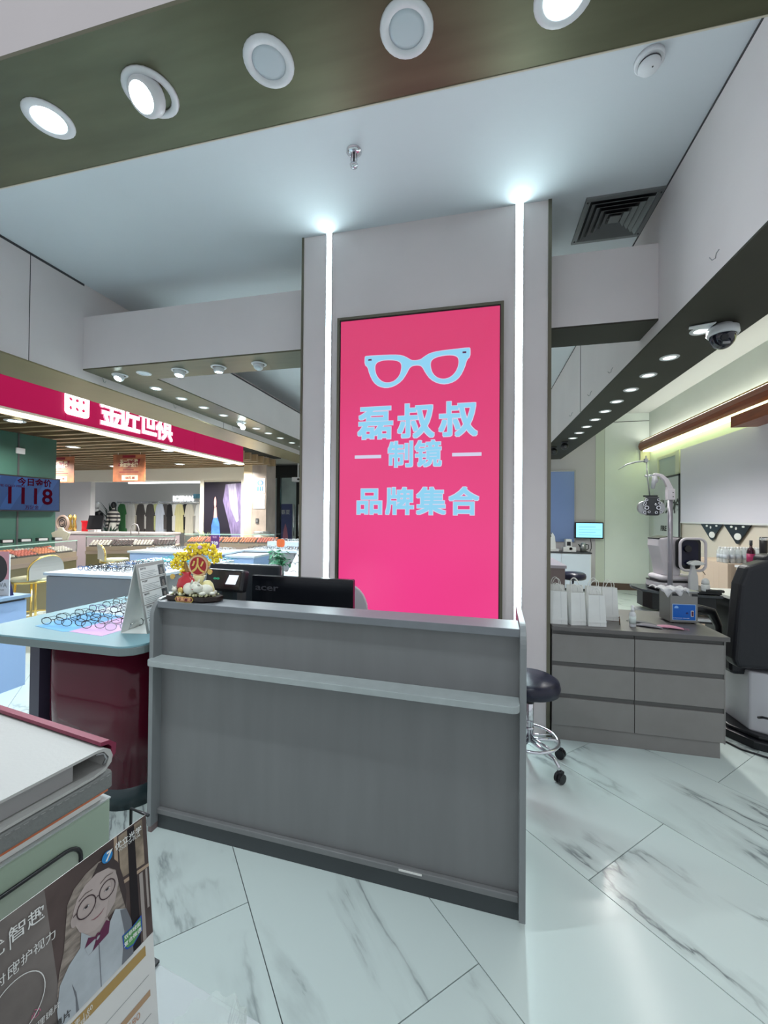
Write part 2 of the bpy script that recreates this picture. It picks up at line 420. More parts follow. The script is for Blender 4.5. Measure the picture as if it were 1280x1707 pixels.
# wooden light cornice
cn = thing('light_cornice', 'reddish wooden cornice with a yellow green light strip beneath on the right wall', 'cornice', (3.35, 2.8, 2.62))
pr = [(-.20, .20)] + [(-.20 + .05*math.cos(a)-.02, .29 + .10*math.sin(a)) for a in [PI*(1.25 - .1*i) for i in range(6)]] + [(-.15, .395), (-.0, .395), (0, .20)]
pr = [(-.16, .19), (-.20, .22), (-.215, .28), (-.20, .34), (-.16, .375), (0, .375), (0, .19)]
obj('wood_moulding', MB().prism(pr, 0, 6.35, 'y'), mat('red_wood', (.23, .055, .022), .35, var=.3, vscale=8, aniso=(6, .4, 6)), cn)
obj('gold_bead', B(-.185, -.17, 0, 6.35, .375, .386), M_goldm, cn)
obj('cove_light', B(-.15, -.03, 0, 6.30, .376, .382), glow('cove_white_green', (1.0, .98, .88), 5.0), cn)
obj('light_strip', B(-.15, -.0, 0, 6.3, .165, .19), glow('strip_yellowgreen', (.84, .97, .46), 4.0), cn)
obj('end_block', B(-.17, 0, 6.36, 6.395, .0, .38), M_cream, cn)
# door and frame on right wall
dr = struct('door_1', B(3.31, 3.33, 7.95, 8.62, 0, 2.55), mat('door_green_grey', (.42, .50, .45), .4))
obj('door_frame', MB().box(3.295, 3.335, 8.62, 8.67, 0, 2.60).box(3.295, 3.335, 7.82, 7.95, 0, 2.62).box(3.295, 3.335, 7.95, 8.62, 2.55, 2.60), mat('frame_pale', (.62, .66, .50), .5), dr)
# roller blind
rb = thing('roller_blind', 'large pale grey roller blind covering the window on the right wall', 'blind', (3.29, 5.2, 1.38))
obj('blind_fabric', B(0, .008, -1.2, 2.55, .02, 1.23), mat('blind_fabric', (.70, .69, .77), .8), rb)
obj('bottom_bar', B(-.006, .014, -1.2, 2.55, 0, .025), M_white, rb)
wd = thing('wooden_pelmet', 'dark reddish wooden pelmet piece hanging over the roller blind', 'pelmet', (3.0, 4.6, 2.57))
obj('pelmet_board', MB().prism([(0, 0), (.28, .0), (.28, .13), (.0, .13)], -.9, 1.2, 'y'), MATS['red_wood'], wd)

# mirror panel, tv, cabinet at the back
mr = thing('wall_mirror', 'tall blue grey mirror panel with thin metal frame beyond the side room', 'mirror', (1.6, 9.19, .95))
obj('mirror_glass', B(-.36, .35, -.012, 0, 0, 1.47), mat('bluish_mirror', (.22, .32, .58), .25, .4), mr)
obj('mirror_frame', MB().box(.35, .375, -.02, 0, 0, 1.50).box(-.37, .35, -.02, 0, 1.47, 1.50), M_steel, mr)
def screen(name, label, cat, loc, w, h, facing, scr, frame=.012, th=.04, group=None):
    t = thing(name, label, cat, loc, facing, group)
    obj('housing', B(-w/2, w/2, 0, th, 0, h), M_black, t, bevel=.004)
    obj('screen', B(-w/2+frame, w/2-frame, -.003, .001, frame, h-frame), scr, t)
    return t
tv = screen('wall_monitor', 'small flat screen glowing pale cyan on the wall above the white cabinet', 'monitor', (2.22, 9.10, 1.03), .54, .335, 0, glow('screen_cyan', (.30, .78, 1.0), 1.1), .022)
obj('bracket', B(-.08, .08, .04, .09, .1, .22), M_dark, tv)
obj('power_cord', MB().tube([(.03, .05, .0), (.05, .06, -.08), (.06, .07, -.2), (.03, .08, -.27)], .006, 6), M_black, tv)
for i in range(4): obj('text_line', B(-.2, .22-.1*(i % 2), -.0045, -.003, .07+.055*i, .075+.055*i), mat('screen_ink', (.05, .2, .35), .5), tv)
wc = thing('white_cabinet', 'white two door cabinet with dark top under the wall monitor', 'cabinet', (1.62, 8.74, 0))
obj('cabinet_body', B(-.55, .555, .02, .42, .05, .745), M_white, wc)
obj('cabinet_top', B(-.56, .565, 0, .42, .745, .77), M_dark, wc)
for x0 in (-.54, .01):
    d = obj('door', B(x0, x0+.53 if x0 > 0 else x0+.54, 0, .02, .06, .735), mat('cabinet_white', (.62, .70, .80), .35), wc, bevel=.003)
obj('plinth', B(-.54, .54, .03, .4, 0, .05), M_dark, wc)
def appliance(name, label, x, y, z, parts):
    t = thing(name, label, 'appliance' if name != 'kettle' else 'kettle', (x, y, z))
    for n, mb, m in parts: obj(n, mb, m, t, bevel=0)
    return t
appliance('lens_meter', 'tall white optical instrument at the near end of the white cabinet', 1.50, 8.95, .77,
    [('base', B(-.10, .10, -.08, .1, 0, .05), M_white), ('body', MB().prism([(-.07, .05), (.05, .05), (.03, .30), (-.02, .38), (-.06, .30)], -.04, .04, 'y'), M_white), ('eyepiece', MB().cone((-.05, -.02, .3), (-.12, -.06, .36), .025, .02), M_black)])
appliance('lens_edger', 'squat white and black lens machine in the middle of the white cabinet', 1.80, 8.95, .77,
    [('base', B(-.12, .12, -.1, .1, 0, .09), M_white), ('head', B(-.07, .04, -.08, .08, .09, .25), M_white), ('dial', MB().cone((.02, -.082, .06), (.02, -.1, .06), .03, .03), M_black), ('chuck', B(-.05, .02, -.09, -.08, .12, .2), M_black)])
appliance('kettle', 'small dark kettle at the far right end of the white cabinet', 2.07, 8.95, .77,
    [('body', MB().lathe([(.055, 0), (.06, .1), (.045, .16), (.02, .18)]), M_steel), ('handle', MB().tube([(.05, 0, .15), (.10, 0, .14), (.10, 0, .06), (.06, 0, .04)], .009, 6), M_black), ('spout', MB().cone((-.05, 0, .1), (-.09, 0, .15), .015, .008, 8), M_black)])

# far counter beside the column, with blind spot behind
fc = thing('service_counter', 'grey brown counter behind the column in the side room', 'counter', (.70, 4.9, 0))
obj('counter_body', B(-.2, .19, -.3, 1.3, 0, .92), mat('taupe_laminate', (.17, .13, .13), .5), fc)
obj('counter_top', B(-.21, .205, -.31, 1.31, .92, .95), mat('taupe_top', (.36, .33, .37), .3), fc)
ws = thing('tool_stand', 'white display stand with small dark tools on the grey brown counter', 'stand', (.80, 5.6, .95))
obj('stand_panel', MB().prism([(-.06, 0), (.06, 0), (.05, .30), (-.02, .30)], -.1, .1, 'y'), M_white, ws)
for i in range(3): obj('tool', B(.05, .075, -.07+.05*i, -.04+.05*i, .18+.03*(i % 2), .26), M_black, ws)

# ------------------------------------------------------------------ downlights
def ring(mb, r0, r1, z0, z1, n=28, m=0):
    prof = [(r1, z1), (r1, z0+.004), (r1-.004, z0), (r0+.002, z0), (r0, z0+.004), (r0, z1)]
    vs = []
    for r, z in prof:
        for i in range(n): t = 2*PI*i/n; vs.append((r*math.cos(t), r*math.sin(t), z))
    mb.add(vs, [(k*n+i, k*n+(i+1)%n, ((k+1)%6)*n+(i+1)%n, ((k+1)%6)*n+i) for k in range(6) for i in range(n)], m, True)
    return mb
def lamp(parent, loc, watts, col=(.86, .96, 1.0), cone=150, aim=None, rad=.03):
    l = bpy.data.lights.new('lamp_bulb', 'SPOT'); l.energy = watts; l.color = col; l.spot_size = math.radians(cone); l.spot_blend = .6; l.shadow_soft_size = rad
    o = bpy.data.objects.new('lamp_bulb', l); C.objects.link(o); o.parent = parent; o.location = loc
    if aim: o.rotation_euler = aim
    return o
def downlight(x, y, z, r, label, lit, group=None, watts=60, col=(.86, .96, 1.0)):
    t = thing('downlight', label, 'ceiling light', (x, y, z), 0, group)
    obj('trim_ring', ring(MB(), r*.66, r, -.006, 0), M_white, t)
    obj('diffuser', MB().lathe([(.001, -.0042), (r*.5, -.004), (r*.67, -.002), (r*.67, 0)], n=24), {1: M_lamp, 2: M_lamp2, 0: M_lampoff}[lit], t)
    if lit: lamp(t, (0, 0, -.012), watts, col)
    return t
def eyeball(x, y, z, r, label, lit, tilt, az=0, group=None):
    t = thing('spotlight', label, 'ceiling light', (x, y, z), az, group)
    obj('trim_ring', ring(MB(), r*.72, r, -.008, 0), M_white, t)
    R = Matrix.Translation((0, 0, -.005)) @ Matrix.Rotation(tilt, 4, 'X')
    mb = MB(R); mb.lathe([(r*.60, .0), (r*.66, -r*.12), (r*.64, -r*.45), (r*.55, -r*.62), (r*.46, -r*.62)], n=22)
    obj('swivel_head', mb, M_white, t)
    mb = MB(R); mb.lathe([(.001, -r*.60), (r*.46, -r*.60), (r*.47, -r*.625), (.001, -r*.64)], n=20)
    obj('lamp', mb, M_lamp if lit else M_lampoff, t)
    if lit: lamp(t, R @ Vector((0, 0, -r*.66)), 50 if y < 2 else 110, cone=120, aim=(tilt, 0, 0))
    return t
FL = [(-1.317, .994, 'lit round downlight nearest the left end of the gold front beam', 1), None,
      (-.563, .998, 'unlit round downlight in the gold beam next to the swivel spotlight', 0),
      (-.184, 1.005, 'unlit round downlight near the middle top of the picture', 0),
      (.19, 1.02, 'lit round downlight cut by the top edge of the picture', 1)]
for f_ in FL:
    if f_: downlight(f_[0], f_[1], 2.686, .068, f_[2], f_[3], None, 50 if f_[0] < -1 else 22)
eyeball(-.942, .996, 2.686, .075, 'large lit swivel spotlight in the gold front beam', 1, math.radians(-38), math.radians(-10))
for i, y in enumerate([3.06, 3.52, 3.92, 4.33, 4.74, 5.15, 5.56, 5.97, 6.38, 6.79]):
    downlight(1.42, y, 2.686, .066, 'round downlight in the olive soffit, %s' % ['half hidden behind the dome camera', 'second from the dome camera', 'third from the dome camera', 'fourth from the dome camera', 'fifth from the dome camera', 'sixth from the dome camera', 'seventh from the dome camera', 'eighth from the dome camera', 'last but one before the far cameras', 'farthest, beside the small dark cameras'][i], 2, 'downlights in the right soffit', 10 if i < 5 else 45, (1.0, .99, .95))
BL = 'in the left cross beam'
eyeball(-3.36, 3.23, 2.785, .07, 'lit swivel spotlight at the outer end ' + BL, 1, math.radians(-30), 0)
downlight(-3.09, 3.235, 2.785, .065, 'unlit flat disc light ' + BL, 0)
eyeball(-2.70, 3.24, 2.785, .075, 'bright drop shaped spotlight ' + BL, 1, math.radians(-12), 0)
eyeball(-2.29, 3.235, 2.785, .068, 'bright recessed spotlight ' + BL, 1, math.radians(5), 0)
eyeball(-1.89, 3.24, 2.785, .066, 'unlit swivel spotlight closest to the column', 0, math.radians(-25), 0)
nm = ['first behind the cross beam', 'second behind the cross beam', 'third behind the cross beam', 'fourth behind the cross beam', '', 'just beyond the bright twin spot', 'second beyond the bright twin spot', 'third beyond the bright twin spot', 'fourth beyond the bright twin spot', 'farthest before the column edge']
for i, y in enumerate([3.65, 4.03, 4.42, 4.82, 5.24, 5.65, 6.02, 6.43, 6.89, 7.3]):
    if i == 4:
        t = eyeball(-3.33, y, 2.785, .07, 'bright twin spotlight on the narrow side beam', 1, math.radians(-35), 0)
        obj('second_lamp', MB().ball((.03, 0, -.075), .035), M_lamp, t)
    else: downlight(-3.33, y, 2.785, .062, 'small lit downlight in the narrow side beam, ' + nm[i], 2 if i != 0 else 1, 'downlights in the narrow side beam')

# sprinkler, detectors, diffuser, cameras
def sprinkler(x, y, z, label, s=1.0):
    t = thing('fire_sprinkler', label, 'sprinkler', (x, y, z))
    obj('escutcheon', MB().lathe([(.034*s, 0), (.034*s, -.004), (.022*s, -.012*s), (.012*s, -.014*s)], n=18), M_chrome, t)
    obj('frame_arms', MB().tube([(-.012*s, 0, -.012*s), (-.014*s, 0, -.04*s), (0, 0, -.058*s), (.014*s, 0, -.04*s), (.012*s, 0, -.012*s)], .0035*s, 6), M_chrome, t)
    obj('bulb', MB().cone((0, 0, -.012*s), (0, 0, -.055*s), .004*s, .004*s, 8), M_dark, t)
    obj('deflector', MB().lathe([(.001, -.058*s), (.018*s, -.06*s), (.016*s, -.068*s), (.001, -.075*s)], n=12), M_chrome, t)
sprinkler(-.722, 2.265, ZC, 'chrome fire sprinkler hanging from the middle of the white ceiling', 1.35)
sprinkler(2.67, 5.6, ZC, 'small fire sprinkler on the side room ceiling', 1.2)
def detector(x, y, label):
    t = thing('smoke_detector', label, 'smoke detector', (x, y, ZC))
    obj('base', MB().lathe([(.062, 0), (.062, -.018), (.056, -.022)], n=24), M_white, t)
    obj('chamber', MB().lathe([(.046, -.022), (.046, -.040), (.038, -.050), (.001, -.052)], n=24), M_white, t)
    obj('vent_slot', MB().lathe([(.047, -.026), (.047, -.032)], n=24), M_dark, t)
    obj('status_light', MB().ball((.01, -.01, -.051), .004, 8), M_dark, t)
detector(.763, 2.10, 'round white smoke detector on the ceiling near the front beam, right half')
detector(-2.62, 1.75, 'round white smoke detector cut by the left picture edge')
ad_ = thing('air_diffuser', 'square grey louvred air diffuser on the ceiling right of the column', 'air vent', (.93, 3.17, ZC))
fm = MB()
def sq(mb, h0, h1, z0, z1):
    """sloping square ring from half-size h0 (z0) to h1 (z1)"""
    a = [(-h0,-h0,z0),(h0,-h0,z0),(h0,h0,z0),(-h0,h0,z0)]; b = [(-h1,-h1,z1),(h1,-h1,z1),(h1,h1,z1),(-h1,h1,z1)]
    c = [(x, y, z+.004) for x, y, z in a]; d = [(x, y, z+.004) for x, y, z in b]
    mb.add(a+b+c+d, [(i, (i+1)%4, 4+(i+1)%4, 4+i) for i in range(4)] + [(8+i, 8+(i+1)%4, 12+(i+1)%4, 12+i) for i in range(4)] + [(i, (i+1)%4, 8+(i+1)%4, 8+i) for i in range(4)] + [(4+i, 4+(i+1)%4, 12+(i+1)%4, 12+i) for i in range(4)])
M_vent = mat('vent_grey', (.20, .21, .215), .45, .3)
sq(fm, .235, .205, -.012, -.012); sq(fm, .237, .235, -.004, -.012)
obj('vent_frame', fm, M_vent, ad_)
obj('dark_duct', B(-.2, .2, -.2, .2, -.004, -.001), M_black, ad_)
for h in (.19, .152, .114, .076): 
    lv = MB(); sq(lv, h, h-.026, -.024, -.006); obj('louvre', lv, M_vent, ad_)
cl_ = MB(); cl_.box(-.036, .036, -.036, .036, -.016, -.010); cl_.box(-.045, .045, -.004, .004, -.010, -.004); obj('centre_plate', cl_, M_vent, ad_)
for sx_ in (-1, 1):
    for sy_ in (-1, 1): obj('screw', MB().ball((sx_*.22, sy_*.2, -.013), .006, 8), M_dark, ad_)

dm = thing('dome_camera', 'white and black dome security camera on the olive soffit at the right picture edge', 'security camera', (1.508, 2.997, 2.686))
obj('mount', MB().lathe([(.05, 0), (.05, -.012), (.07, -.016)], n=24), M_white, dm)
obj('shell', MB().lathe([(.062, -.012), (.082, -.022), (.086, -.060), (.080, -.070), (.07, -.070)], n=28), M_white, dm)
obj('dome', MB().lathe([(.070, -.068)] + [(.070*math.cos(a), -.070-.085*math.sin(a)) for a in [i*PI/16 for i in range(8)]] + [(.001, -.155)], n=28), mat('smoked_dome', (.008, .008, .02), .08, coat=.5), dm)
obj('lens', MB().cone((-.02, -.055, -.10), (-.025, -.074, -.105), .022, .018, 14), M_black, dm)
obj('lens_window', B(-.03, .01, -.062, -.055, -.142, -.128), M_steel, dm)
obj('wing', MB().prism([(-.20, -.03), (-.07, -.07), (-.07, .02), (-.19, -.0)], -.012, -.006, 'z'), M_white, dm)
for i, (x, y, sc) in enumerate([(1.36, 7.1, 1), (1.28, 7.6, 1), (1.24, 8.3, 1.3)]):
    t = thing('small_camera', ['small dark camera under the far end of the olive soffit, nearest', 'small dark camera under the far end of the olive soffit, middle', 'small black and white camera at the far end of the olive soffit beside the column'][i], 'security camera', (x, y, 2.686))
    obj('base', MB().lathe([(.055*sc, 0), (.05*sc, -.02)], n=16), M_dark, t)
    obj('globe', MB().ball((0, 0, -.075*sc), (.06*sc, .06*sc, .06*sc), 14), M_black, t)
    obj('lens', MB().cone((0, -.05*sc, -.085*sc), (0, -.07*sc, -.09*sc), .025*sc, .02*sc, 12), M_white if i == 2 else M_dark, t)
def hook(x, y, z, sx=1, label='wire hook'):
    o = obj('wire_hook', MB().tube([(0, 0, .05), (-.012*sx, 0, .03), (-.015*sx, 0, .008), (-.03*sx, 0, .0), (-.042*sx, 0, .015)], .0025, 6), M_steel, None, loc=(x, y, z))
    tag(o, label, 'hook', 'wire hooks on the fascias')
for i, y in enumerate((2.35, 4.0, 4.7, 5.6)): hook(1.166, y, 2.75, 1, 'small wire hook on the right fascia, %s' % ['closest to the dome camera', 'over the third downlight', 'over the fifth downlight', 'beside the thin vertical joint'][i])
for i, y in enumerate((3.25, 4.2, 5.4)): hook(-3.586, y, 2.73, -1, 'small wire hook on the left fascia above the gold beam, %s' % ['below the cross beam end', 'above the sign lettering', 'farthest along'][i])

# ------------------------------------------------------------------ reception desk
DA = math.radians(-2.5)
dk = thing('reception_desk', 'large grey laminate reception desk with a pale ledge shelf across its front', 'desk', (-.645, 1.602, 0), DA)
L2 = .795
obj('front_panel', B(-L2, L2, 0, .02, .075, 1.02), M_desk, dk)
obj('plinth', B(-L2, L2+.006, -.012, .02, 0, .068), M_deskd, dk, bevel=.002)
obj('plinth_cap', B(-L2, L2, -.020, 0, .068, .092), M_desk, dk, bevel=.003)
obj('top_ledge', B(-L2, L2, -.032, .10, 1.02, 1.05), mat('ledge_laminate', (.17, .185, .20), .4, var=.05, vscale=14), dk, bevel=.002)
sp = rrect(-.052, .36, .03, 1.062, .075, 8, (0, 0, 0, 1))
for s_ in (-1, 1):
    x0 = -L2-.022 if s_ < 0 else L2
    obj('side_panel', MB().prism(sp, x0, x0+.022, 'x'), mat('side_laminate', (.215, .23, .235), .4, var=.05, vscale=14, aniso=(1, 1, .12)), dk, bevel=.0015)
obj('shoe_block', B(-L2-.02, -L2-.002, -.045, .0, 0, .03), mat('shoe_block', (.20, .15, .15), .5), dk)
shf = rrect(-L2-.012, L2+.0, -.088, 0, .03, 8, (1, 1, 0, 0))
obj('front_shelf', MB().prism(shf, .770, .795, 'z'), M_shelf, dk, bevel=.002)
obj('worktop', B(-L2, L2, .02, .72, .725, .75), M_desk, dk)
obj('back_leg', B(-L2, -L2+.3, .65, .70, 0, .725), M_desk, dk)
obj('back_leg', B(L2-.3, L2, .65, .70, 0, .725), M_desk, dk)
obj('sticker', MB().box(.355, .445, -.0225, -.020, .082, .0885), mat('sticker_white', (.75, .75, .72), .6), dk)
MD = Matrix.Translation((-.645, 1.602, 0)) @ Matrix.Rotation(DA, 4, 'Z')

# computer monitor with its back to the camera
am = thing('computer_monitor', 'wide black computer monitor seen from behind above the desk ledge', 'monitor', (-.890, 1.96, .75), math.radians(-1.5))
obj('back_shell', MB().prism([(-.285, .06), (.285, .06), (.285, .375), (.281, .381), (-.281, .381), (-.285, .375)], 0, .03, 'y'), mat('glossy_black', (.006, .007, .010), .16), am, bevel=.003)
obj('screen', B(-.275, .275, .030, .033, .075, .372), M_dark, am)
obj('stand', MB().box(-.03, .03, .0, .02, .01, .1).prism(rrect(-.11, .11, -.05, .12, .03), 0, .012, 'z'), M_black, am)
text('brand_lettering', 'acer', .062, mat('logo_grey', (.10, .10, .115), .35, .5), am, T(-.196, -.0015, .318) @ UP, .0005, .0012, sx=1.25, sy=.75)
bm_ = thing('second_monitor', 'second black monitor behind the payment terminal, its top edge showing', 'monitor', (-1.305, 2.14, .75), math.radians(-1))
obj('back_shell', B(-.26, .205, 0, .035, .08, .415), mat('matt_black', (.016, .020, .026), .4), bm_, bevel=.012)
obj('stand', MB().box(-.05, .02, .0, .03, .01, .1).box(-.12, .1, -.06, .1, 0, .012), M_black, bm_)

pt = thing('payment_terminal', 'black payment terminal with small white customer display beside the lucky ornament', 'terminal', (-1.235, 1.835, .75), math.radians(-5))
Rt = Matrix.Translation((0, 0, .385)) @ Matrix.Rotation(math.radians(-12), 4, 'X')
mb = MB(Rt); mb.box(-.115, .11, -.02, .03, -.07, .04); obj('terminal_head', mb, M_black, pt, bevel=.012)
obj('neck', MB().prism([(-.05, .0), (.06, .0), (.03, .33), (-.03, .33)], .0, .03, 'y'), mat('dark_slate', (.05, .07, .08), .3), pt)
obj('foot', B(-.10, .11, -.05, .12, 0, .02), M_black, pt, bevel=.005)
obj('pillar', B(.07, .10, -.01, .02, .02, .33), M_steel, pt)
mb = MB(Rt); mb.box(.005, .095, -.0215, -.0205, -.045, .025); obj('display_bezel', mb, mat('bezel_dark', (.03, .03, .035), .2), pt)
mb = MB(Rt); mb.add([(.012, -.0222, -.034), (.072, -.0222, -.034), (.086, -.0222, .012), (.030, -.0222, .012)], [(0, 1, 2, 3)]); obj('customer_display', mb, glow('display_white', (.75, .85, .95), 1.0), pt)
text('green_logo', 'oo', .03, glow('logo_green', (.05, .45, .25), .6), pt, Rt @ T(-.045, -.0222, -.008) @ UP, .0003, .0015, sx=1.1, sy=.6)

oc = thing('office_chair', 'grey mesh office chair back just showing beside the black monitor', 'chair', (-.80, 2.50, 0))
oc.location = (-.876, 2.50, 0)
obj('backrest', MB().prism(rrect(-.20, .235, .60, 1.05, .16, 8, (0, 1, 1, 0)), -.15, -.125, 'y'), mat('pale_mesh', (.50, .47, .50), .5), oc, bevel=.004)
obj('seat', MB().prism(rrect(-.21, .21, -.12, .27, .08), .44, .49, 'z'), M_dark, oc, bevel=.01)
obj('gas_lift', MB().cone((0, .08, .1), (0, .08, .44), .03, .025), M_chrome, oc)
obj('back_bar', MB().tube([(0, .1, .43), (0, -.11, .46), (0, -.115, .7)], .014, 8), M_black, oc)
for k in range(5):
    a = 2*PI*k/5 + .3
    lg = obj('leg', MB().tube([(0, .08, .11), (.24*math.cos(a), .08+.24*math.sin(a), .065)], .016, 8), M_black, oc)
    obj('castor', MB().cone((.24*math.cos(a)-.012, .08+.24*math.sin(a), .028), (.24*math.cos(a)+.012, .08+.24*math.sin(a), .028), .028, .028, 14), M_black, lg)

# ------------------------------------------------------------------ lucky ornament on the ledge
on = thing('fortune_ornament', 'red and gold fortune ornament with yellow tree and white cats on the ledge', 'ornament', (-1.288, 1.664, 1.0505), DA)
on.scale = (1.12, 1, 1.05)
M_ivory = mat('ivory_ceramic', (.72, .72, .62), .3); M_redc = mat('red_ceramic', (.45, .01, .02), .2, coat=.5); M_yel = mat('yellow_crystal', (.90, .70, .03), .2, var=.2, vscale=60, coat=.5)
M_dw = mat('dark_wood', (.022, .014, .012), .3)
oct_ = [(-.120, -.025), (-.105, -.048), (.075, -.048), (.118, -.012), (.118, .03), (.09, .05), (-.105, .05), (-.12, .03)]
obj('base', MB().prism(oct_, .004, .024, 'z').prism([(x*.9, y*.85) for x, y in oct_], 0, .004, 'z'), M_dw, on, bevel=.003)
obj('plaque', MB().prism([(-.058, .003), (-.050, -.006), (.022, -.006), (.030, .003), (.030, .009), (.022, .018), (-.050, .018), (-.058, .009)], -.052, -.048, 'y'), M_goldm, on, M=T(0, 0, .006))
obj('plaque_field', MB().prism([(-.054, .003), (-.048, -.003), (.020, -.003), (.026, .003), (.026, .009), (.020, .015), (-.048, .015), (-.054, .009)], -.0528, -.052, 'y'), mat('plaque_red', (.16, .02, .02), .4), on, M=T(0, 0, .006))
text('plaque_lettering', '財源广进', .017, mat('plaque_gold', (.85, .45, .22), .4), on, T(-.014, -.0532, .0122) @ UP, .0002, .0004)
rnd = random.Random(3)
g = MB()
for i in range(90):
    x = rnd.uniform(-.105, .10); y = rnd.uniform(-.04, .04); r = rnd.uniform(.004, .008)
    g.ball((x, y, .026+rnd.uniform(0, .006)), r, 6)
o = obj('pebbles', g, mat('pale_pebbles', (.68, .68, .42), .5, var=.3, vscale=80), on); o['kind'] = 'stuff'
def cat_fig(x, y, z, s, rot):
    M = T(x, y, z) @ Matrix.Rotation(rot, 4, 'Z') @ Matrix.Scale(s, 4)
    m = MB(M); m.ball((0, 0, .022), (.030, .02, .022)).ball((-.03, -.006, .034), (.019, .017, .017))
    for e in (-1, 1): m.cone((-.034+.004, -.006+e*.010, .045), (-.036, -.006+e*.012, .058), .006, .001, 8)
    m.ball((-.018, -.020, .014), (.012, .009, .007)); m.ball((.020, -.018, .010), (.012, .010, .007)); m.ball((.034, .004, .012), (.014, .007, .006))
    c = obj('cat_figure', m, M_ivory, on)
    f = MB(M); 
    for e in (-.013, .001): f.ball((-.0468+.003, -.006+e*.6+.002, .036), (.002, .002, .002), 6)
    f.ball((-.049, -.006, .031), (.002, .002, .0015), 6)
    obj('cat_face', f, M_redc, c)
cat_fig(-.01, -.022, .026, 1.25, math.radians(150)); cat_fig(.062, -.018, .026, 1.15, math.radians(60)); cat_fig(-.085, -.005, .024, .7, math.radians(90))
obj('treasure_bag', MB().lathe([(.010, 0), (.036, .012), (.046, .038), (.038, .066), (.016, .084), (.024, .098), (.006, .092)], (-.045, .006, .026), 16, sy=.8), M_redc, on)
obj('gold_ties', MB().lathe([(.016, .066), (.018, .070), (.016, .074)], (-.045, .01, .03), 14).ball((-.048, -.032, .045), (.013, .006, .016)), M_goldm, on)
obj('robe_figure', MB().lathe([(.030, 0), (.034, .02), (.024, .05), (.012, .062)], (.05, .015, .026), 16, sy=.8), mat('yellow_robe', (.72, .66, .33), .35), on)
for x in (.038, .068): obj('red_scroll', MB(T(x, -.020, .055) @ Matrix.Rotation(.6, 4, 'Y')).box(-.006, .006, -.003, .003, -.014, .014), M_redc, on)
obj('tree_trunk', MB().tube([(-.06, .02, .03), (-.075, .022, .08), (-.055, .02, .13), (-.07, .02, .17), (-.03, .02, .205), (.02, .02, .22)], [.012, .009, .008, .007, .006, .004], 8).tube([(-.055, .02, .13), (-.09, .02, .16), (-.11, .02, .175)], [.006, .005, .003], 7).tube([(-.03, .02, .2), (.05, .02, .215), (.085, .02, .19)], [.005, .004, .003], 7), mat('bronze_trunk', (.45, .30, .10), .35, .5), on)
g = MB()
def clump(cx, cz, rx_, rz_, n):
    for i in range(n):
        a = rnd.uniform(0, 2*PI); r = math.sqrt(rnd.random())
        g.ball((cx+rx_*r*math.cos(a), .02+rnd.uniform(-.022, .022), cz+rz_*r*math.sin(a)), (rnd.uniform(.004, .008), .005, rnd.uniform(.004, .008)), 6)
clump(-.098, .168, .030, .040, 90); clump(-.06, .195, .03, .02, 60); clump(-.01, .225, .045, .024, 110); clump(.04, .225, .045, .025, 110); clump(.085, .195, .022, .026, 60); clump(-.068, .12, .012, .05, 40)
o = obj('crystal_leaves', g, M_yel, on); o['kind'] = 'stuff'
dsk = obj('medallion', MB().cone((.020, -.008, .155), (.020, .004, .155), .047, .047, 28, smooth=False), mat('medallion_gold', (.75, .50, .28), .3, .6), on)
obj('red_field', MB().cone((.020, -.0095, .155), (.020, -.008, .155), .039, .039, 28, smooth=False), mat('red_disc', (.32, .008, .012), .3), on)
text('gold_glyph', '火', .068, M_goldm, on, T(.020, -.0103, .152) @ UP, .0004, .0016)
obj('medallion_stand', MB().lathe([(.020, 0), (.012, .03), (.018, .06), (.03, .085)], (.02, .0, .026), 12, sy=.6), mat('pale_gold', (.66, .60, .32), .4), on)
obj('pink_blossom', MB().ball((.022, .0, .236), (.011, .008, .009)), mat('blossom', (.6, .4, .62), .5), on)
for x, z in ((-.112, .10), (.074, .13), (.066, .165)): obj('gold_coin', MB().cone((x, -.004, z), (x, .0, z), .012, .012, 16, smooth=False).cone((x, -.0045, z), (x, -.004, z), .004, .004, 8), M_goldm, on)

# ------------------------------------------------------------------ glasses display table
M_ttop = mat('table_top_laminate', (.20, .37, .42), .35)
dt = thing('display_table', 'pale topped display table with rounded corner on a dark red gloss pedestal', 'table', (-1.99, 2.1, 0), math.radians(-1))
tp = rrect(-.53, .50, -.56, .62, .10, 10, (1, 1, 0, 0))
obj('table_edge', MB().prism(tp, .805, .842, 'z'), mat('table_edge_grey', (.16, .20, .20), .4), dt, bevel=.004)
obj('table_top', MB().prism([(x*.998, y*.998) for x, y in tp], .842, .850, 'z'), M_ttop, dt)
bp = rrect(-.24, .40, -.44, .45, .16, 10)
obj('pedestal', MB().prism(bp, .105, .805, 'z', smooth_side=True), M_red, dt)
obj('pedestal_plinth', MB().prism([(x*1.0, y*1.0) for x, y in bp], 0, .105, 'z', smooth_side=True), mat('table_plinth', (.018, .035, .04), .35), dt)
obj('corner_post', B(-.30, -.235, -.42, -.3, .0, .805), mat('post_dark_blue', (.05, .045, .075), .35), dt)
sh = thing('colour_mat', 'printed display mat, blue on its left part and pink on its right, under the eyeglasses', 'mat', (-2.02, 1.95, .850), math.radians(-1))
obj('blue_part', MB().prism([(-.27, -.25), (-.03, -.29), (.0, -.28), (.0, .05), (-.29, .08)], 0, .0012, 'z'), mat('mat_blue', (.10, .40, .72), .4), sh)
obj('pink_part', MB().prism([(.0, -.28), (.23, -.30), (.24, .03), (.0, .05)], 0, .0012, 'z'), mat('mat_pink', (.62, .36, .66), .4), sh)
obj('pale_part', MB().prism([(-.29, .08), (.0, .05), (.24, .03), (.24, .50), (-.34, .54)], 0, .0012, 'z'), mat('mat_pale', (.55, .62, .66), .4), sh)

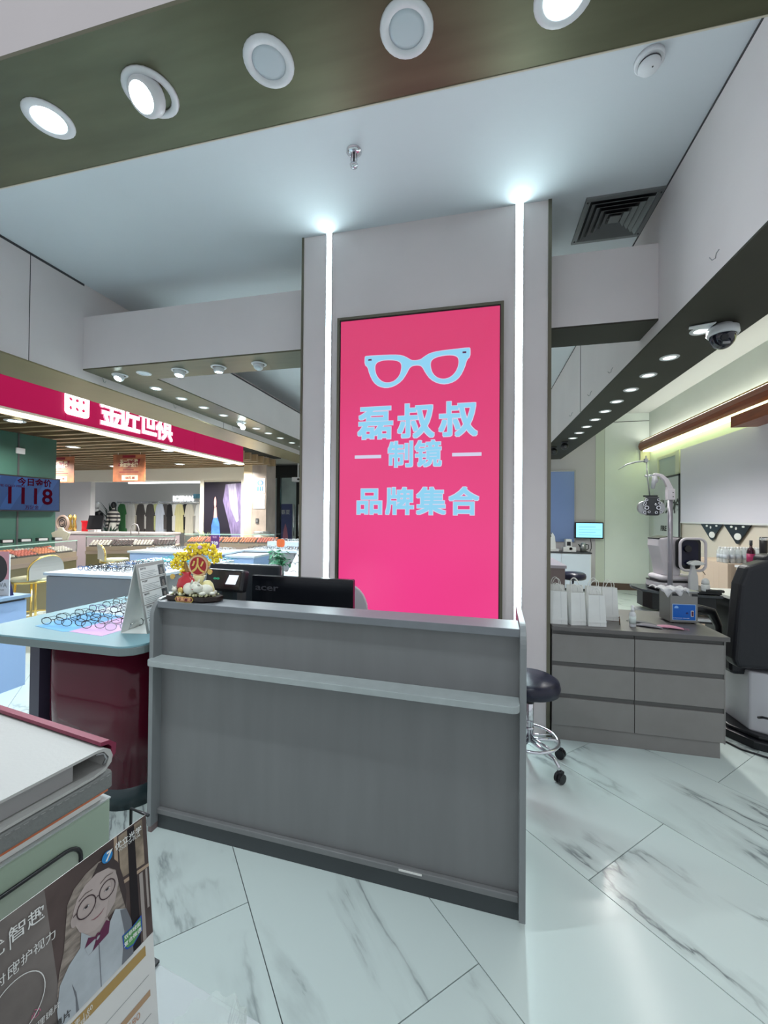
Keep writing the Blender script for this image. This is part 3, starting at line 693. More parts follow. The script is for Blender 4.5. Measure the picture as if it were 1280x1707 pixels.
def spec_mesh(s=1.0, shape_='rect', detail=True):
    mb = MB()
    for e in (-1, 1):
        k = 14 if detail else 9; pts = []
        for i in range(k):
            t = 2*PI*i/k; cx = math.cos(t); sy = math.sin(t); p = .75 if shape_ == 'rect' else 1.0
            pts.append((e*.034*s + .026*s*math.copysign(abs(cx)**p, cx), 0, .020*s + .019*s*math.copysign(abs(sy)**p, sy)))
        mb.tube(pts, .0019*s if detail else .0030*s, 5 if detail else 4, closed=True)
    mb.tube([(-.009*s, 0, .027*s), (0, -.002*s, .030*s), (.009*s, 0, .027*s)], .0018*s if detail else .003*s, 4)
    return mb
def temple_mb(e, s=1.0, r=.0018):
    return MB().tube([(e*.060*s, 0, .028*s), (e*.066*s, .01*s, .028*s), (e*.064*s, .09*s, .024*s), (e*.058*s, .125*s, .006*s)], r*s, 4)
FM = {'black': mat('frame_black', (.012, .012, .016), .25), 'clear': mat('frame_clear', (.45, .50, .52), .15), 'brown': mat('frame_brown', (.10, .05, .03), .25), 'teal': mat('frame_teal', (.01, .28, .30), .3), 'blue': mat('frame_blue', (.02, .10, .28), .25), 'purple': mat('frame_purple', (.10, .05, .18), .25), 'white': mat('frame_white', (.6, .62, .63), .3), 'silver': mat('frame_silver', (.5, .52, .55), .2, .9)}
M_lens = mat('lens_demo', (.5, .6, .65), .05, alpha=.07)
GM = {}
def eyeglasses(col, x, y, z, rz, label, group, shp='rect'):
    key = ('n', shp)
    if key not in GM:
        lens = MB()
        for e in (-1, 1): lens.prism([(a + e*.034, b_ + .020) for a, b_ in ell(0, 0, .0245, .0175, 12)], -.0004, .0004, 'y')
        GM[key] = (spec_mesh(1, shp), temple_mb(-1), temple_mb(1), lens.mesh('lens', M_lens))
    t = thing('eyeglasses', label, 'glasses', (x, y, z), rz, group)
    for n_, m_ in zip(('frame_front', 'temple', 'temple'), GM[key][:3]):
        kk = (key, n_, id(m_), col)
        if kk not in GM: GM[kk] = m_.mesh(n_, FM[col])
        obj(n_, GM[kk], None, t)
    obj('lenses', GM[key][3], None, t)
rg = random.Random(11)
cols = ['black', 'black', 'clear', 'brown', 'black', 'purple', 'silver', 'black']
dsc = {'black': 'black', 'clear': 'clear rimmed', 'brown': 'brown', 'purple': 'dark purple', 'silver': 'thin silver', 'teal': 'teal', 'blue': 'dark blue', 'white': 'white'}
i = 0
for r_ in range(7):
    for c_ in range(4):
        x = -2.22 + .140*c_ - .012*r_ + rg.uniform(-.012, .012); y = 1.74 + .100*r_ + rg.uniform(-.008, .008)
        c = cols[rg.randrange(8)]
        eyeglasses(c, x+.0, y, .8535, rg.uniform(-.25, .25)+.25, '%s eyeglasses on the colour mat, %s row from the front, %s from the window side' % (dsc[c].capitalize(), 'a', 'b') if False else '%s eyeglasses on the colour mat, %s row, %s from outside' % (dsc[c], ORD[r_], ['first', 'second', 'third', 'fourth'][c_]), 'eyeglasses on the colour mat', 'rect' if rg.random() < .6 else 'round')
        i += 1

# folded tent card on the table
tc_ = thing('price_tent', 'tall folded white price card with five text rows and three small photographs beside the desk', 'tent card', (-1.655, 1.815, .851), math.radians(-32+90))
tc_.location = (-1.70, 1.836, .851); tc_.rotation_euler = (0, 0, math.radians(100))
h_ = .345; w_ = .118
tb = MB()
tb.add([(-w_, -.07, 0), (w_, -.07, 0), (w_, -.004, h_), (-w_, -.004, h_), (-w_, -.067, 0), (w_, -.067, 0), (w_, -.001, h_), (-w_, -.001, h_)], [(0,1,2,3), (4,5,6,7), (0,1,5,4), (1,2,6,5), (2,3,7,6), (3,0,4,7)])
obj('front_leaf', tb, mat('card_frame_grey', (.36, .36, .34), .5), tc_)
tb = MB()
tb.add([(-w_, .07, 0), (w_, .07, 0), (w_, .003, h_), (-w_, .003, h_), (-w_, .067, 0), (w_, .067, 0), (w_, 0, h_), (-w_, 0, h_)], [(0,1,2,3), (4,5,6,7), (0,1,5,4), (1,2,6,5), (2,3,7,6), (3,0,4,7)])
obj('back_leaf', tb, M_paper, tc_)
obj('base_flap', B(-w_, w_, -.068, .068, 0, .001), M_paper, tc_)
MT = T(0, -.0708, 0) @ Matrix.Rotation(math.atan2(-.066, h_), 4, 'X') @ UP
M_ink = mat('print_ink', (.05, .05, .05), .6); M_inkg = mat('print_grey', (.30, .33, .33), .6)
for k in range(5):
    y0 = .012 + .0655*k
    shape('text_row', [rect(-.105, .105, y0, y0+.060)], M_paper, tc_, MT @ T(0, 0, .0008), .0003)
    text('row_heading', ['会员服务', '配镜须知', '售后保障', '验光流程', '品牌承诺'][k], .011, M_ink, tc_, MT @ T(-.072, y0+.050, .0014), 0, .0004)
    shape('fine_print', [rect(-.095, .045 - .02*((i_ + k) % 3), y0+.006+.0085*i_, y0+.0085+.0085*i_) for i_ in range(4)], M_inkg, tc_, MT @ T(0, 0, .0014), 0)
    if k > 1: 
        shape('small_photograph', [rect(.052, .103, y0+.003, y0+.057)], mat('photo_dark', (.06, .065, .07), .4, var=.8, vscale=70), tc_, MT @ T(0, 0, .0014), .0002)
        shape('photo_subject', [ell(.078, y0+.028, .010, .013, 12), rect(.066, .090, y0+.005, y0+.018)], mat('photo_mid', (.25, .22, .20), .4), tc_, MT @ T(0, 0, .0019), .0001)

# ------------------------------------------------------------------ grey drawer cabinet and what stands on it
ch = thing('drawer_cabinet', 'wide grey six drawer cabinet standing right of the column', 'cabinet', (.966, 2.87, 0))
hw = .490
obj('carcass', B(-hw+.004, hw-.004, .02, .62, .095, .715), M_cabd, ch)
obj('plinth', B(-hw+.004, hw-.02, .012, .60, 0, .095), M_cab, ch, bevel=.002)
obj('top', B(-hw-.0, hw+.012, -.03, .63, .718, .745), mat('cabinet_top_grey', (.12, .112, .11), .4, var=.04, vscale=12), ch, bevel=.002)
obj('side_panel', B(hw-.004, hw+.002, .0, .62, .095, .716), M_cab, ch)
dh = .177
for r_ in range(3):
    for x0, x1 in ((-hw+.003, -.002), (.002, hw-.0045)):
        z0 = .100 + r_*(dh+.029)
        d = obj('drawer', B(x0, x1, 0, .02, z0, z0+dh), M_cab, ch, bevel=.0015)
        obj('finger_rail', B(x0, x1, .010, .02, z0+dh, z0+dh+.026), M_cabd, d)

def paper_bag(x, y, w, h, d, rz, label, lean=0):
    t = thing('paper_bag', label, 'shopping bag', (x, y, .7455), rz, 'white paper bags on the drawer cabinet')
    m = MB(); k = .92
    P = [(-w/2, -d/2, 0), (w/2, -d/2, 0), (w/2, d/2, 0), (-w/2, d/2, 0), (-w/2*k, -d/2*.55, h), (w/2*k, -d/2*.55, h), (w/2*k, d/2*.55, h), (-w/2*k, d/2*.55, h),
         (w/2*.99, 0, 0), (w/2*.80, 0, h), (-w/2*.99, 0, 0), (-w/2*.80, 0, h), (w/2*.99, -.0, h*.3), (-w/2*.99, -.0, h*.3)]
    F = [(0, 1, 5, 4), (3, 7, 6, 2), (0, 3, 2, 1), (1, 12, 9, 5), (12, 2, 6, 9), (1, 2, 12), (0, 4, 11, 13), (13, 11, 7, 3), (0, 13, 3)]
    m.add(P, F)
    b = obj('bag_body', m, M_paper, t); so = b.modifiers.new('solid', 'SOLIDIFY'); so.thickness = .0015; so.offset = -1
    obj('bottom_fold', MB().add([(-w/2, -d/2-.001, h*.12), (w/2, -d/2-.001, h*.12), (w/2*.985, -d/2+.001, h*.20), (-w/2*.985, -d/2+.001, h*.20)], [(0, 1, 2, 3)]), M_paper, t)
    obj('crease', MB().add([(w/2*.30, -d/2*.98-.001, h*.02), (w/2*.32, -d/2*.98-.001, h*.02), (w/2*.30, -d/2*.56-.001, h*.99), (w/2*.27, -d/2*.56-.001, h*.99)], [(0, 1, 2, 3)]), mat('paper_crease', (.5, .53, .53), .8), t)
    for e in (-1, 1):
        yy = e*d*.25; sk = rg.uniform(-.012, .012)
        pts = [(-.025, yy, h-.02)] + [(-.025*math.cos(a)*1.1+sk*math.sin(a), yy+e*.012*math.sin(a), h+.045*math.sin(a)*(1.1+.3*e*sk*20)) for a in [PI*i/8 for i in range(9)]] + [(.025, yy, h-.02)]
        obj('handle', MB().tube(pts, .0022, 6), M_paper, t)
BG = [(.525, 2.945, .112, .215, .075, -.05, 'white paper bag in front, right beside the column edge'), (.640, 2.945, .098, .21, .08, .22, 'white paper bag in front, middle one with a twisted stance'), (.755, 2.945, .110, .20, .085, .12, 'white paper bag in front, farthest from the column'),
      (.535, 3.075, .112, .235, .075, .1, 'white paper bag in the back row beside the column'), (.66, 3.085, .112, .235, .08, -.15, 'white paper bag in the back row, behind the twisted one'), (.775, 3.075, .10, .235, .075, .05, 'white paper bag in the back row, third from the column'), (.885, 3.12, .105, .225, .08, .08, 'white paper bag at the outer end of the back row')]
for a in BG: paper_bag(*a)

t = thing('spray_bottle', 'small white spray bottle standing on the drawer cabinet', 'bottle', (.985, 2.965, .745))
obj('bottle_body', MB().lathe([(.018, 0), (.020, .004), (.020, .082), (.016, .092), (.010, .098), (.009, .102)], n=20), M_white, t)
obj('spray_cap', MB().lathe([(.0105, .100), (.0105, .112), (.007, .116), (.0065, .138), (.001, .141)], n=16), M_white, t)
obj('label_print', MB().lathe([(.0203, .02), (.0203, .07)], n=20), mat('label_pale', (.66, .74, .72), .5), t)

uc = thing('ultrasonic_cleaner', 'steel ultrasonic cleaner with blue control label on the drawer cabinet', 'cleaner', (1.345, 3.20, .745), math.radians(4))
uc.scale = (1.13, 1.05, 1.03)
obj('tank', B(-.072, .078, -.062, .08, .006, .205), mat('cleaner_steel', (.27, .265, .255), .35, .5), uc, bevel=.004)
obj('lid_rim', B(-.076, .082, -.066, .084, .205, .213), M_steel, uc, bevel=.002)
for x_ in (-.045, .06): obj('vent', B(x_-.016, x_+.016, -.064, -.062, .180, .196), M_black, uc)
obj('control_label', MB().prism(rrect(-.062, .066, .022, .128, .004), -.0640, -.062, 'y'), mat('label_rim_blue', (.35, .50, .70), .3), uc)
obj('blue_field', MB().prism(rrect(-.058, .062, .026, .124, .003), -.0648, -.0640, 'y'), mat('label_blue', (.0, .12, .55), .25), uc)
text('label_text', 'ULTRASONIC CLEANER', .0085, mat('label_text_white', (.7, .8, .95), .5), uc, T(-.015, -.0652, .036) @ UP, 0, .0001)
shape('wave_mark', [ell(-.040, .105, .011, .011, 16, t0=0, t1=PI) + [(-.051, .100), (-.029, .100)]], mat('mark_light', (.25, .5, .9), .4), uc, T(0, -.0653, 0) @ UP)
obj('switch_plate', MB().prism(rrect(.038, .053, .048, .088, .004), -.0665, -.0648, 'y'), M_white, uc)
obj('rocker_switch', B(.041, .050, -.070, -.0665, .053, .083), mat('switch_dark', (.10, .01, .04), .3), uc, bevel=.001)
obj('knob', MB().cone((.018, -.0648, .070), (.018, -.068, .070), .006, .005, 12), mat('knob_navy', (.01, .02, .15), .4), uc)
for x_ in (-.05, .06):
    for y_ in (-.04, .06): obj('foot', MB().cone((x_, y_, 0), (x_, y_, .007), .008, .008, 10), M_black, uc)

# crumpled cloth draped on the cleaner
cb = bmesh.new(); bmesh.ops.create_grid(cb, x_segments=22, y_segments=16, size=.5)
rc = random.Random(5)
for v in cb.verts:
    u, w = v.co.x, v.co.y
    x = u*.19; y = w*.15
    z = .003 + .011*abs(math.sin(u*13+w*5)+.6*math.sin(w*17-u*7)) + .02*max(0, .3-abs(w))
    fy = -.052 - (w < -.2)*0
    if y < -.045: z -= (-.045-y)*1.0*(1 + .7*math.sin(u*16)); y = -.047-.012-abs(math.sin(u*13))*.006
    v.co = (x + .01*math.sin(w*9), y, z)
me = bpy.data.meshes.new('cloth'); cb.to_mesh(me); cb.free(); me.materials.append(mat('white_cloth', (.66, .66, .68), .8))
for p in me.polygons: p.use_smooth = True
o = bpy.data.objects.new('wiping_cloth', me); C.objects.link(o); o.location = (1.285, 3.185, .965); o.rotation_euler = (0, 0, .15)
tag(o, 'crumpled white wiping cloth draped over the steel cleaner', 'cloth')
o.modifiers.new('s', 'SOLIDIFY').thickness = .001

def mask(x, y, rz, m, label, z=.746):
    t = thing('face_mask', label, 'mask', (x, y, z), rz)
    b = MB(); n = 10
    vs = []
    for i in range(n+1):
        for j in range(5):
            u = i/n-.5; w = j/4-.5
            vs.append((u*.15, w*.07*(1-.5*abs(u)), .004+.012*(1-4*u*u)*(1-3*w*w*.8) + .0015*(j % 2)))
    b.add(vs, [(i*5+j, (i+1)*5+j, (i+1)*5+j+1, i*5+j+1) for i in range(n) for j in range(4)], 0, True)
    o = obj('mask_body', b, m, t); o.modifiers.new('s', 'SOLIDIFY').thickness = .001
    for e in (-1, 1): obj('ear_loop', MB().tube([(e*.072, -.015, .004), (e*.10, -.02, .003), (e*.105, .012, .003), (e*.072, .015, .004)], .0015, 5), m, t)
mask(1.085, 2.985, -.35, mat('mask_grey', (.20, .19, .22), .7), 'grey folded face mask beside the spray bottle')
mask(1.08, 3.05, -.75, mat('mask_dark', (.10, .10, .11), .7), 'dark grey face mask partly under the grey one', .747)
mask(1.205, 2.985, -.25, mat('mask_pink', (.62, .28, .38), .7), 'pink face mask in front of the steel cleaner')
eyeglasses('brown', .925, 3.02, .7465, 1.3, 'small dark eyeglasses lying beside the spray bottle', None)

# ------------------------------------------------------------------ swivel stools
def stool(x, y, label, seat_z=.50, r=.165, ang=0, name='swivel_stool'):
    t = thing(name, label, 'stool', (x, y, 0), ang)
    obj('seat', MB().lathe([(.001, seat_z-.055), (r*.8, seat_z-.058), (r*.97, seat_z-.045), (r, seat_z-.015), (r*.95, seat_z+.018), (r*.8, seat_z+.034), (.001, seat_z+.042)], n=36), M_navy, t)
    obj('gas_column', MB().lathe([(.014, .36), (.014, seat_z-.05)], n=16).lathe([(.026, .13), (.027, .36), (.022, .365)], n=20).lathe([(.029, .20), (.029, .215)], n=20), M_chrome, t)
    obj('collar', MB().lathe([(.029, .355), (.029, .372), (.02, .375)], n=18), M_black, t)
    obj('foot_ring', MB().tube([(.165*math.cos(a), .165*math.sin(a), .150) for a in [2*PI*i/36 for i in range(36)]], .009, 8, closed=True), M_chrome, t)
    for k in range(5):
        a = 2*PI*k/5
        c, s = math.cos(a), math.sin(a)
        lg = obj('leg', MB().tube([(.02*c, .02*s, .135), (.10*c, .10*s, .125), (.17*c, .17*s, .115), (.20*c, .20*s, .085), (.208*c, .208*s, .055)], .0105, 8), M_chrome, t)
        obj('spoke', MB().tube([(.02*c, .02*s, .16), (.162*c, .162*s, .150)], .006, 6), M_chrome, lg)
        m = MB(T(.212*c, .212*s, .027) @ Matrix.Rotation(a+.6*k, 4, 'Z'))
        m.cone((-.020, 0, 0), (-.004, 0, 0), .027, .027, 16, smooth=False).cone((.004, 0, 0), (.020, 0, 0), .027, .027, 16, smooth=False).box(-.012, .012, -.012, .02, .005, .034)
        obj('castor', m, M_black, lg)
    return t
stool(.300, 2.565, 'round navy swivel stool with chrome base half hidden by the reception desk', .475, .175, math.radians(-47))
stool(1.22, 5.8, 'black topped swivel stool far off between the bags and the white cabinet', .70, .16, .3)

# ------------------------------------------------------------------ optometry corner
ot = thing('instrument_table', 'black and white instrument table with stepped shelves carrying the eye tester', 'table', (1.95, 4.72, 0))
M_satin = mat('table_white', (.62, .63, .66), .35)
obj('table_top', MB().prism([(-.33, .20), (-.30, -.02), (-.12, -.22), (.30, -.26), (.30, .34), (-.30, .34)], .70, .725, 'z'), mat('table_top_dark', (.05, .055, .065), .25), ot, bevel=.004)
obj('table_body', MB().prism([(-.24, .14), (-.20, .0), (-.08, -.14), (.28, -.18), (.28, .3), (-.24, .3)], .52, .70, 'z'), M_black, ot)
obj('lower_shelf', MB().prism([(-.30, .14), (-.26, -.02), (-.08, -.19), (.28, -.22), (.28, .3), (-.30, .3)], .465, .49, 'z'), M_satin, ot, bevel=.004)
obj('shelf_edge', MB().prism([(-.29, .14), (-.25, -.02), (-.08, -.18), (.28, -.21), (.28, .3), (-.29, .3)], .445, .465, 'z'), M_black, ot)
obj('pedestal', MB().prism([(-.14, .12), (-.05, -.02), (.2, -.05), (.2, .26), (-.14, .26)], .06, .445, 'z'), mat('slate_blue', (.12, .14, .18), .4), ot)
obj('foot', MB().prism([(-.3, .28), (-.2, -.2), (.28, -.24), (.28, .3)], 0, .06, 'z'), M_black, ot)
cp = thing('instrument_tray', 'thin black base board beneath the white eye tester', 'board', (1.98, 4.72, .726))
obj('board', MB().prism([(-.24, .10), (-.20, -.02), (-.02, -.20), (.28, -.22), (.28, .26), (-.20, .26)], 0, .03, 'z'), M_black, cp, bevel=.006)

ar = thing('eye_tester', 'white and black computerised eye tester with a chin rest on the instrument table', 'eye tester', (1.90, 4.70, .757), math.radians(8))
M_off = mat('instrument_white', (.62, .58, .63), .3)
obj('base', MB().prism(rrect(-.17, .20, -.14, .16, .06), 0, .065, 'z'), M_off, ar, bevel=.012)
obj('base_seam', MB().prism(rrect(-.172, .202, -.142, .162, .06), .066, .072, 'z'), M_black, ar)
obj('base_hood', MB().prism(rrect(-.155, .185, -.12, .15, .06), .072, .13, 'z'), M_off, ar, bevel=.03, seg=3)
side = [(-.10, .12), (.04, .12), (.06, .22), (.09, .42), (.06, .505), (-.06, .515), (-.155, .50), (-.16, .42), (-.13, .30)]
obj('measuring_head', MB().prism(side, -.10, .12, 'y'), M_off, ar, bevel=.02, seg=3)
obj('head_cap', MB().prism([(-.16, .50), (-.06, .520), (.06, .510), (.075, .49), (-.155, .485)], -.09, .11, 'y'), M_black, ar, bevel=.004)
obj('face_shield', MB().prism(rrect(-.02, .215, .20, .505, .05), -.135, -.115, 'y'), M_black, ar, bevel=.012)
obj('shield_glass', MB().prism(rrect(.01, .185, .24, .48, .04), -.140, -.134, 'y'), mat('navy_glass', (.008, .010, .035), .08), ar)
ringp = [(x, -.165, z) for x, z in rrect(.0, .235, .19, .50, .06, 6)]
obj('headrest_frame', MB().tube(ringp, .0125, 10, closed=True), M_off, ar)
obj('eyepiece', MB().cone((.08, -.145, .40), (.08, -.165, .40), .035, .03, 20), M_black, ar)
obj('chin_rest', MB().prism([(.055, .262), (.085, .285), (.14, .292), (.20, .268), (.18, .250), (.08, .245)], -.22, -.16, 'y'), M_white, ar, bevel=.006)
obj('chin_post', MB().prism([(.07, .0), (.15, .0), (.145, .14), (.125, .20), (.115, .25), (.095, .25), (.085, .20), (.07, .14)], -.20, -.165, 'y'), M_satin, ar, bevel=.006)
obj('cable', MB().tube([(.20, -.16, .20), (.235, -.15, .16), (.24, -.15, .15)], .003, 6), M_dark, ar)
jar = thing('tissue_jar', 'small white two part jar beside the eye tester', 'jar', (2.13, 4.52, .757))
obj('jar_body', MB().lathe([(.033, 0), (.036, .01), (.036, .06), (.030, .066)], n=20), M_white, jar)
obj('jar_lid', MB().lathe([(.031, .068), (.033, .085), (.026, .11), (.014, .122), (.001, .125)], n=20), M_white, jar)
ps = thing('pen_roll', 'black elongated pouch lying at the edge of the instrument table', 'pouch', (2.20, 4.48, .757))
for k in (0, 1): obj('pouch_fold', MB().tube([(-.08, -.02+.03*k, .012), (.0, -.03+.03*k, .014), (.05, -.02+.035*k, .012)], [.013, .011, .014], 8), M_black, ps)

# phoropter arm on its own column
ph = thing('phoropter_stand', 'tall grey column with curved white arm carrying the chrome phoropter', 'phoropter', (1.90, 4.42, 0))
obj('column', MB().cone((0, 0, .05), (0, 0, 1.70), .021, .021, 20), mat('column_grey', (.26, .25, .29), .3, .4), ph)
obj('column_base', MB().lathe([(.10, 0), (.10, .03), (.03, .06)], n=24), M_black, ph)
obj('clamp', B(-.032, .030, -.03, .03, 1.63, 1.735), M_off, ph, bevel=.004)
for z in (1.66, 1.70): obj('screw', MB().cone((.012, -.0305, z), (.012, -.033, z), .005, .005, 8), M_black, ph)
armp = [(.02, 1.70), (.02, 1.74), (-.02, 1.83), (-.07, 1.875), (-.13, 1.89), (-.145, 1.88), (-.14, 1.86), (-.10, 1.86), (-.06, 1.82), (-.035, 1.76), (-.03, 1.70)]
obj('curved_arm', MB().prism(armp, -.02, .02, 'y'), M_off, ph, bevel=.005)
obj('arm_knobs', MB().cone((-.13, 0, 1.87), (-.20, 0, 1.865), .010, .010, 10).cone((-.20, 0, 1.865), (-.215, 0, 1.864), .013, .013, 10), M_chrome, ph)
obj('hanger', MB().tube([(-.13, 0, 1.86), (-.14, 0, 1.80), (-.15, 0, 1.74)], [.022, .02, .016], 10).ball((-.13, 0, 1.82), (.03, .02, .03)), mat('clear_grey', (.45, .46, .5), .2), ph)
ph.location = (1.79, 4.42, 0)
hd = obj('phoropter_head', MB().box(-.21, -.10, -.03, .03, 1.48, 1.66), M_dark, ph, bevel=.01)
for sx_ in (-1, 1):
    cx = -.165 + sx_*.050
    disc = MB(); disc.cone((cx, -.02, 1.555), (cx, .02, 1.555), .068, .068, 24, smooth=False)
    obj('lens_disc', disc, M_steel, ph, bevel=.003)
    for (dx, dz, r_) in ((0, 0, .022), (.012*sx_, .045, .015), (-.022, .03, .011), (.02, -.04, .013), (-.018, -.045, .014), (.0, .075, .013)):
        k = obj('dial', MB().cone((cx+dx, -.02, 1.555+dz), (cx+dx, -.045, 1.555+dz), r_, r_*.85, 14), M_chrome, ph)
        obj('dial_face', MB().cone((cx+dx, -.0455, 1.555+dz), (cx+dx, -.046, 1.555+dz), r_*.55, r_*.5, 12), M_black, k)
obj('top_bracket', B(-.23, -.11, -.012, .012, 1.66, 1.675), M_black, ph)
obj('near_point_rod', MB().tube([(-.175, 0, 1.67), (-.195, 0, 1.85), (-.205, 0, 2.02)], .006, 8), M_steel, ph)
obj('rod_clip', MB().box(-.222, -.195, -.015, .015, 1.995, 2.03).box(-.212, -.203, -.005, .005, 2.03, 2.06), M_steel, ph)
obj('near_rod_arm', MB().tube([(-.215, 0, 2.01), (-.30, 0, 2.00), (-.38, -.0, 1.975), (-.455, 0, 1.925)], [.007, .009, .007, .002], 8), mat('translucent_grey', (.35, .38, .38), .3), ph)

wdk = thing('white_desk', 'long white topped desk with black front behind the treatment chair', 'desk', (2.9, 4.75, 0))
obj('desk_top', B(-.60, .40, -.38, .2, .70, .73), mat('white_desk_top', (.68, .70, .66), .3), wdk, bevel=.003)
obj('desk_front', B(-.58, .38, -.30, .18, .30, .70), M_black, wdk)
obj('desk_base', B(.05, .36, -.24, .16, .0, .30), mat('desk_base_dark', (.03, .03, .05), .5), wdk)
tbl = thing('clothed_table', 'table under a beige draped cloth carrying water bottles', 'table', (3.02, 6.0, 0))
n = 60
cl = MB(); top = []; bot = []
pts = []
for i in range(n):
    t_ = i/n*4; s_ = int(t_); f_ = t_-s_
    x, y = [(-.18+.46*f_, -.45), (.28, -.45+.9*f_), (.28-.46*f_, .45), (-.18, .45-.9*f_)][s_]
    nx, ny = [(0, -1), (1, 0), (0, 1), (-1, 0)][s_]
    a = .012*math.sin(i*1.9)+.01*math.sin(i*3.1)
    top.append((x, y, .93)); bot.append((x+nx*(a-.002), y+ny*(a-.0), .03))
cl.add(top+bot, [(i, (i+1) % n, n+(i+1) % n, n+i) for i in range(n)] + [tuple(range(n))], 0, False)
obj('table_frame', MB().box(-.17, .27, -.44, .44, .9, .925).box(-.16, -.12, -.43, -.39, 0, .9).box(.22, .26, -.43, -.39, 0, .9).box(-.16, -.12, .39, .43, 0, .9).box(.22, .26, .39, .43, 0, .9), M_dark, tbl)
obj('cloth', cl, mat('beige_cloth', (.56, .45, .36), .8), tbl)
M_wat = mat('water_plastic', (.70, .76, .78), .08, alpha=.45)
wbm = MB().lathe([(.028, 0), (.030, .01), (.030, .13), (.022, .155), (.012, .165), (.012, .172)], n=12).mesh('bottle_body', M_wat)
wcm = MB().lathe([(.013, .170), (.013, .185)], n=10).mesh('cap', M_white); wlm = MB().lathe([(.0305, .05), (.0305, .10)], n=12).mesh('label_band', mat('label_band_grey', (.45, .5, .56), .5))
for r_ in range(3):
    for c_ in range(7):
        t = thing('water_bottle', 'clear water bottle on the beige cloth, %s row, %s along' % (ORD[r_], ORD[c_]), 'bottle', (2.88+.063*c_, 5.66+.065*r_, .93), 0, 'water bottles packed on the beige cloth')
        obj('bottle_body', wbm, None, t); obj('cap', wcm, None, t); obj('label_band', wlm, None, t)
def bottle(x, y, z, prof, m, label, cap=None, lab=None):
    t = thing('bottle', label, 'bottle', (x, y, z))
    obj('bottle_body', MB().lathe(prof, n=18), m, t)
    if lab: obj('label_band', MB().lathe(lab[0], n=18), lab[1], t)
    if cap: obj('cap', MB().lathe(cap[0], n=14), cap[1], t)
sb = thing('side_shelf', 'low shelf unit behind the chair carrying wine and cosmetic bottles', 'shelf', (3.12, 5.05, 0))
obj('shelf_body', B(-.22, .2, -.08, .45, 0, .90), M_cream, sb); obj('shelf_top', B(-.23, .2, -.09, .46, .90, .925), M_white, sb)
zt = .925
bottle(3.00, 5.42, zt, [(.036, 0), (.038, .01), (.038, .16), (.030, .19), (.013, .21), (.013, .27)], mat('wine_glass', (.03, .002, .01), .1), 'dark red wine bottle with a crimson label beside the water pack', ([(.0145, .235), (.0145, .29)], M_dark), ([(.0385, .05), (.0385, .14)], mat('crimson_label', (.30, .01, .08), .5)))
bottle(3.04, 5.28, zt, [(.036, 0), (.036, .33), (.030, .335)], mat('black_canister', (.012, .012, .014), .3), 'tall black canister with white spots behind the chair', ([(.037, .30), (.037, .325), (.03, .33)], M_chrome), ([(.0365, .1), (.0365, .13)], M_white))
bottle(3.02, 5.14, zt, [(.03, 0), (.032, .01), (.032, .10), (.02, .13)], mat('jar_grey', (.35, .36, .38), .2), 'short grey jar with a white cap behind the chair', ([(.024, .125), (.024, .165), (.018, .175)], M_white))
bottle(3.04, 5.02, zt, [(.04, 0), (.04, .12), (.025, .15), (.02, .17)], mat('maroon_jar', (.10, .01, .03), .2), 'maroon bottle with a white pump at the right picture edge', ([(.022, .17), (.022, .2), (.01, .21), (.01, .28), (.001, .285)], M_white), ([(.0405, .03), (.0405, .09)], mat('pinkish_label', (.5, .25, .3), .5)))
# black glasses shaped wall decals
for i, y in enumerate((6.85, 6.25)):
    t = thing('wall_picture', ['black triangular eyeglass picture under the blind, nearer the eye tester', 'black triangular eyeglass picture under the blind, nearer the wine bottle'][i], 'picture', (3.30, y, 1.18))
    sgn = 1
    shape('picture_board', [[(-.30, .22), (-.02, -.02), (.04, -.04), (.10, .0), (.13, .06), (.30, .20), (.30, .22)] if i == 0 else [(-.28, .20), (.0, -.05), (.04, -.05), (.30, .20)]], M_black, t, FX(-1), .006)
    shape('white_oval', [ell(.035, .045, .075, .045, 18)], M_paper, t, T(-.0075, 0, 0) @ FX(-1), .001)
    shape('white_speck', [ell(-.10, .17, .03, .015, 8), ell(.15, .175, .03, .012, 8), ell(.0, .15, .02, .02, 8)], M_paper, t, T(-.0075, 0, 0) @ FX(-1), .001)
# white hydrant board with black frame
hb = thing('hydrant_board', 'white board with black lettering and a thin black frame behind the phoropter', 'board', (3.29, 8.2, .85))
obj('board', B(-.0, .02, -.42, .62, 0, 1.35), mat('board_pale', (.58, .62, .60), .4), hb)
obj('frame', MB().box(-.012, .0, -.44, -.40, 0, 1.36).box(-.012, .0, -.44, .30, 1.33, 1.36), M_dark, hb)
text('board_lettering', '消火栓', .26, M_black, hb, T(-.004, -.02, .80) @ FX(-1), .001, .006, gap=1.25)
text('board_lettering', 'FIRE', .13, M_black, hb, T(-.004, .18, .42) @ FX(-1), .001, .004)

# treatment chair, seen from behind
tchr = thing('treatment_chair', 'big black reclining treatment chair on a white pedestal at the right picture edge', 'chair', (1.935, 3.18, 0), math.radians(3))
tchr.scale = (1, 1, .98)
bk = [(-.33, .56), (-.31, .50), (.28, .50), (.30, .56), (.31, 1.05), (.27, 1.17), (.20, 1.215), (-.13, 1.215), (-.20, 1.19), (-.25, 1.17), (-.29, 1.05)]
obj('backrest', MB().prism(bk, -.09, .03, 'y'), M_chair, tchr, bevel=.03, seg=4)
obj('headrest', MB().prism(rrect(-.14, .22, 1.14, 1.25, .04), -.06, .06, 'y'), M_chair, tchr, bevel=.02, seg=3)
obj('seat', B(-.28, .28, .02, .52, .42, .54), M_chair, tchr, bevel=.03)
obj('armrest', MB().tube([(-.42, .32, .76), (-.34, .29, .81), (-.26, .28, .79), (-.21, .29, .69), (-.20, .30, .52)], [.022, .032, .034, .026, .022], 10), M_black, tchr)
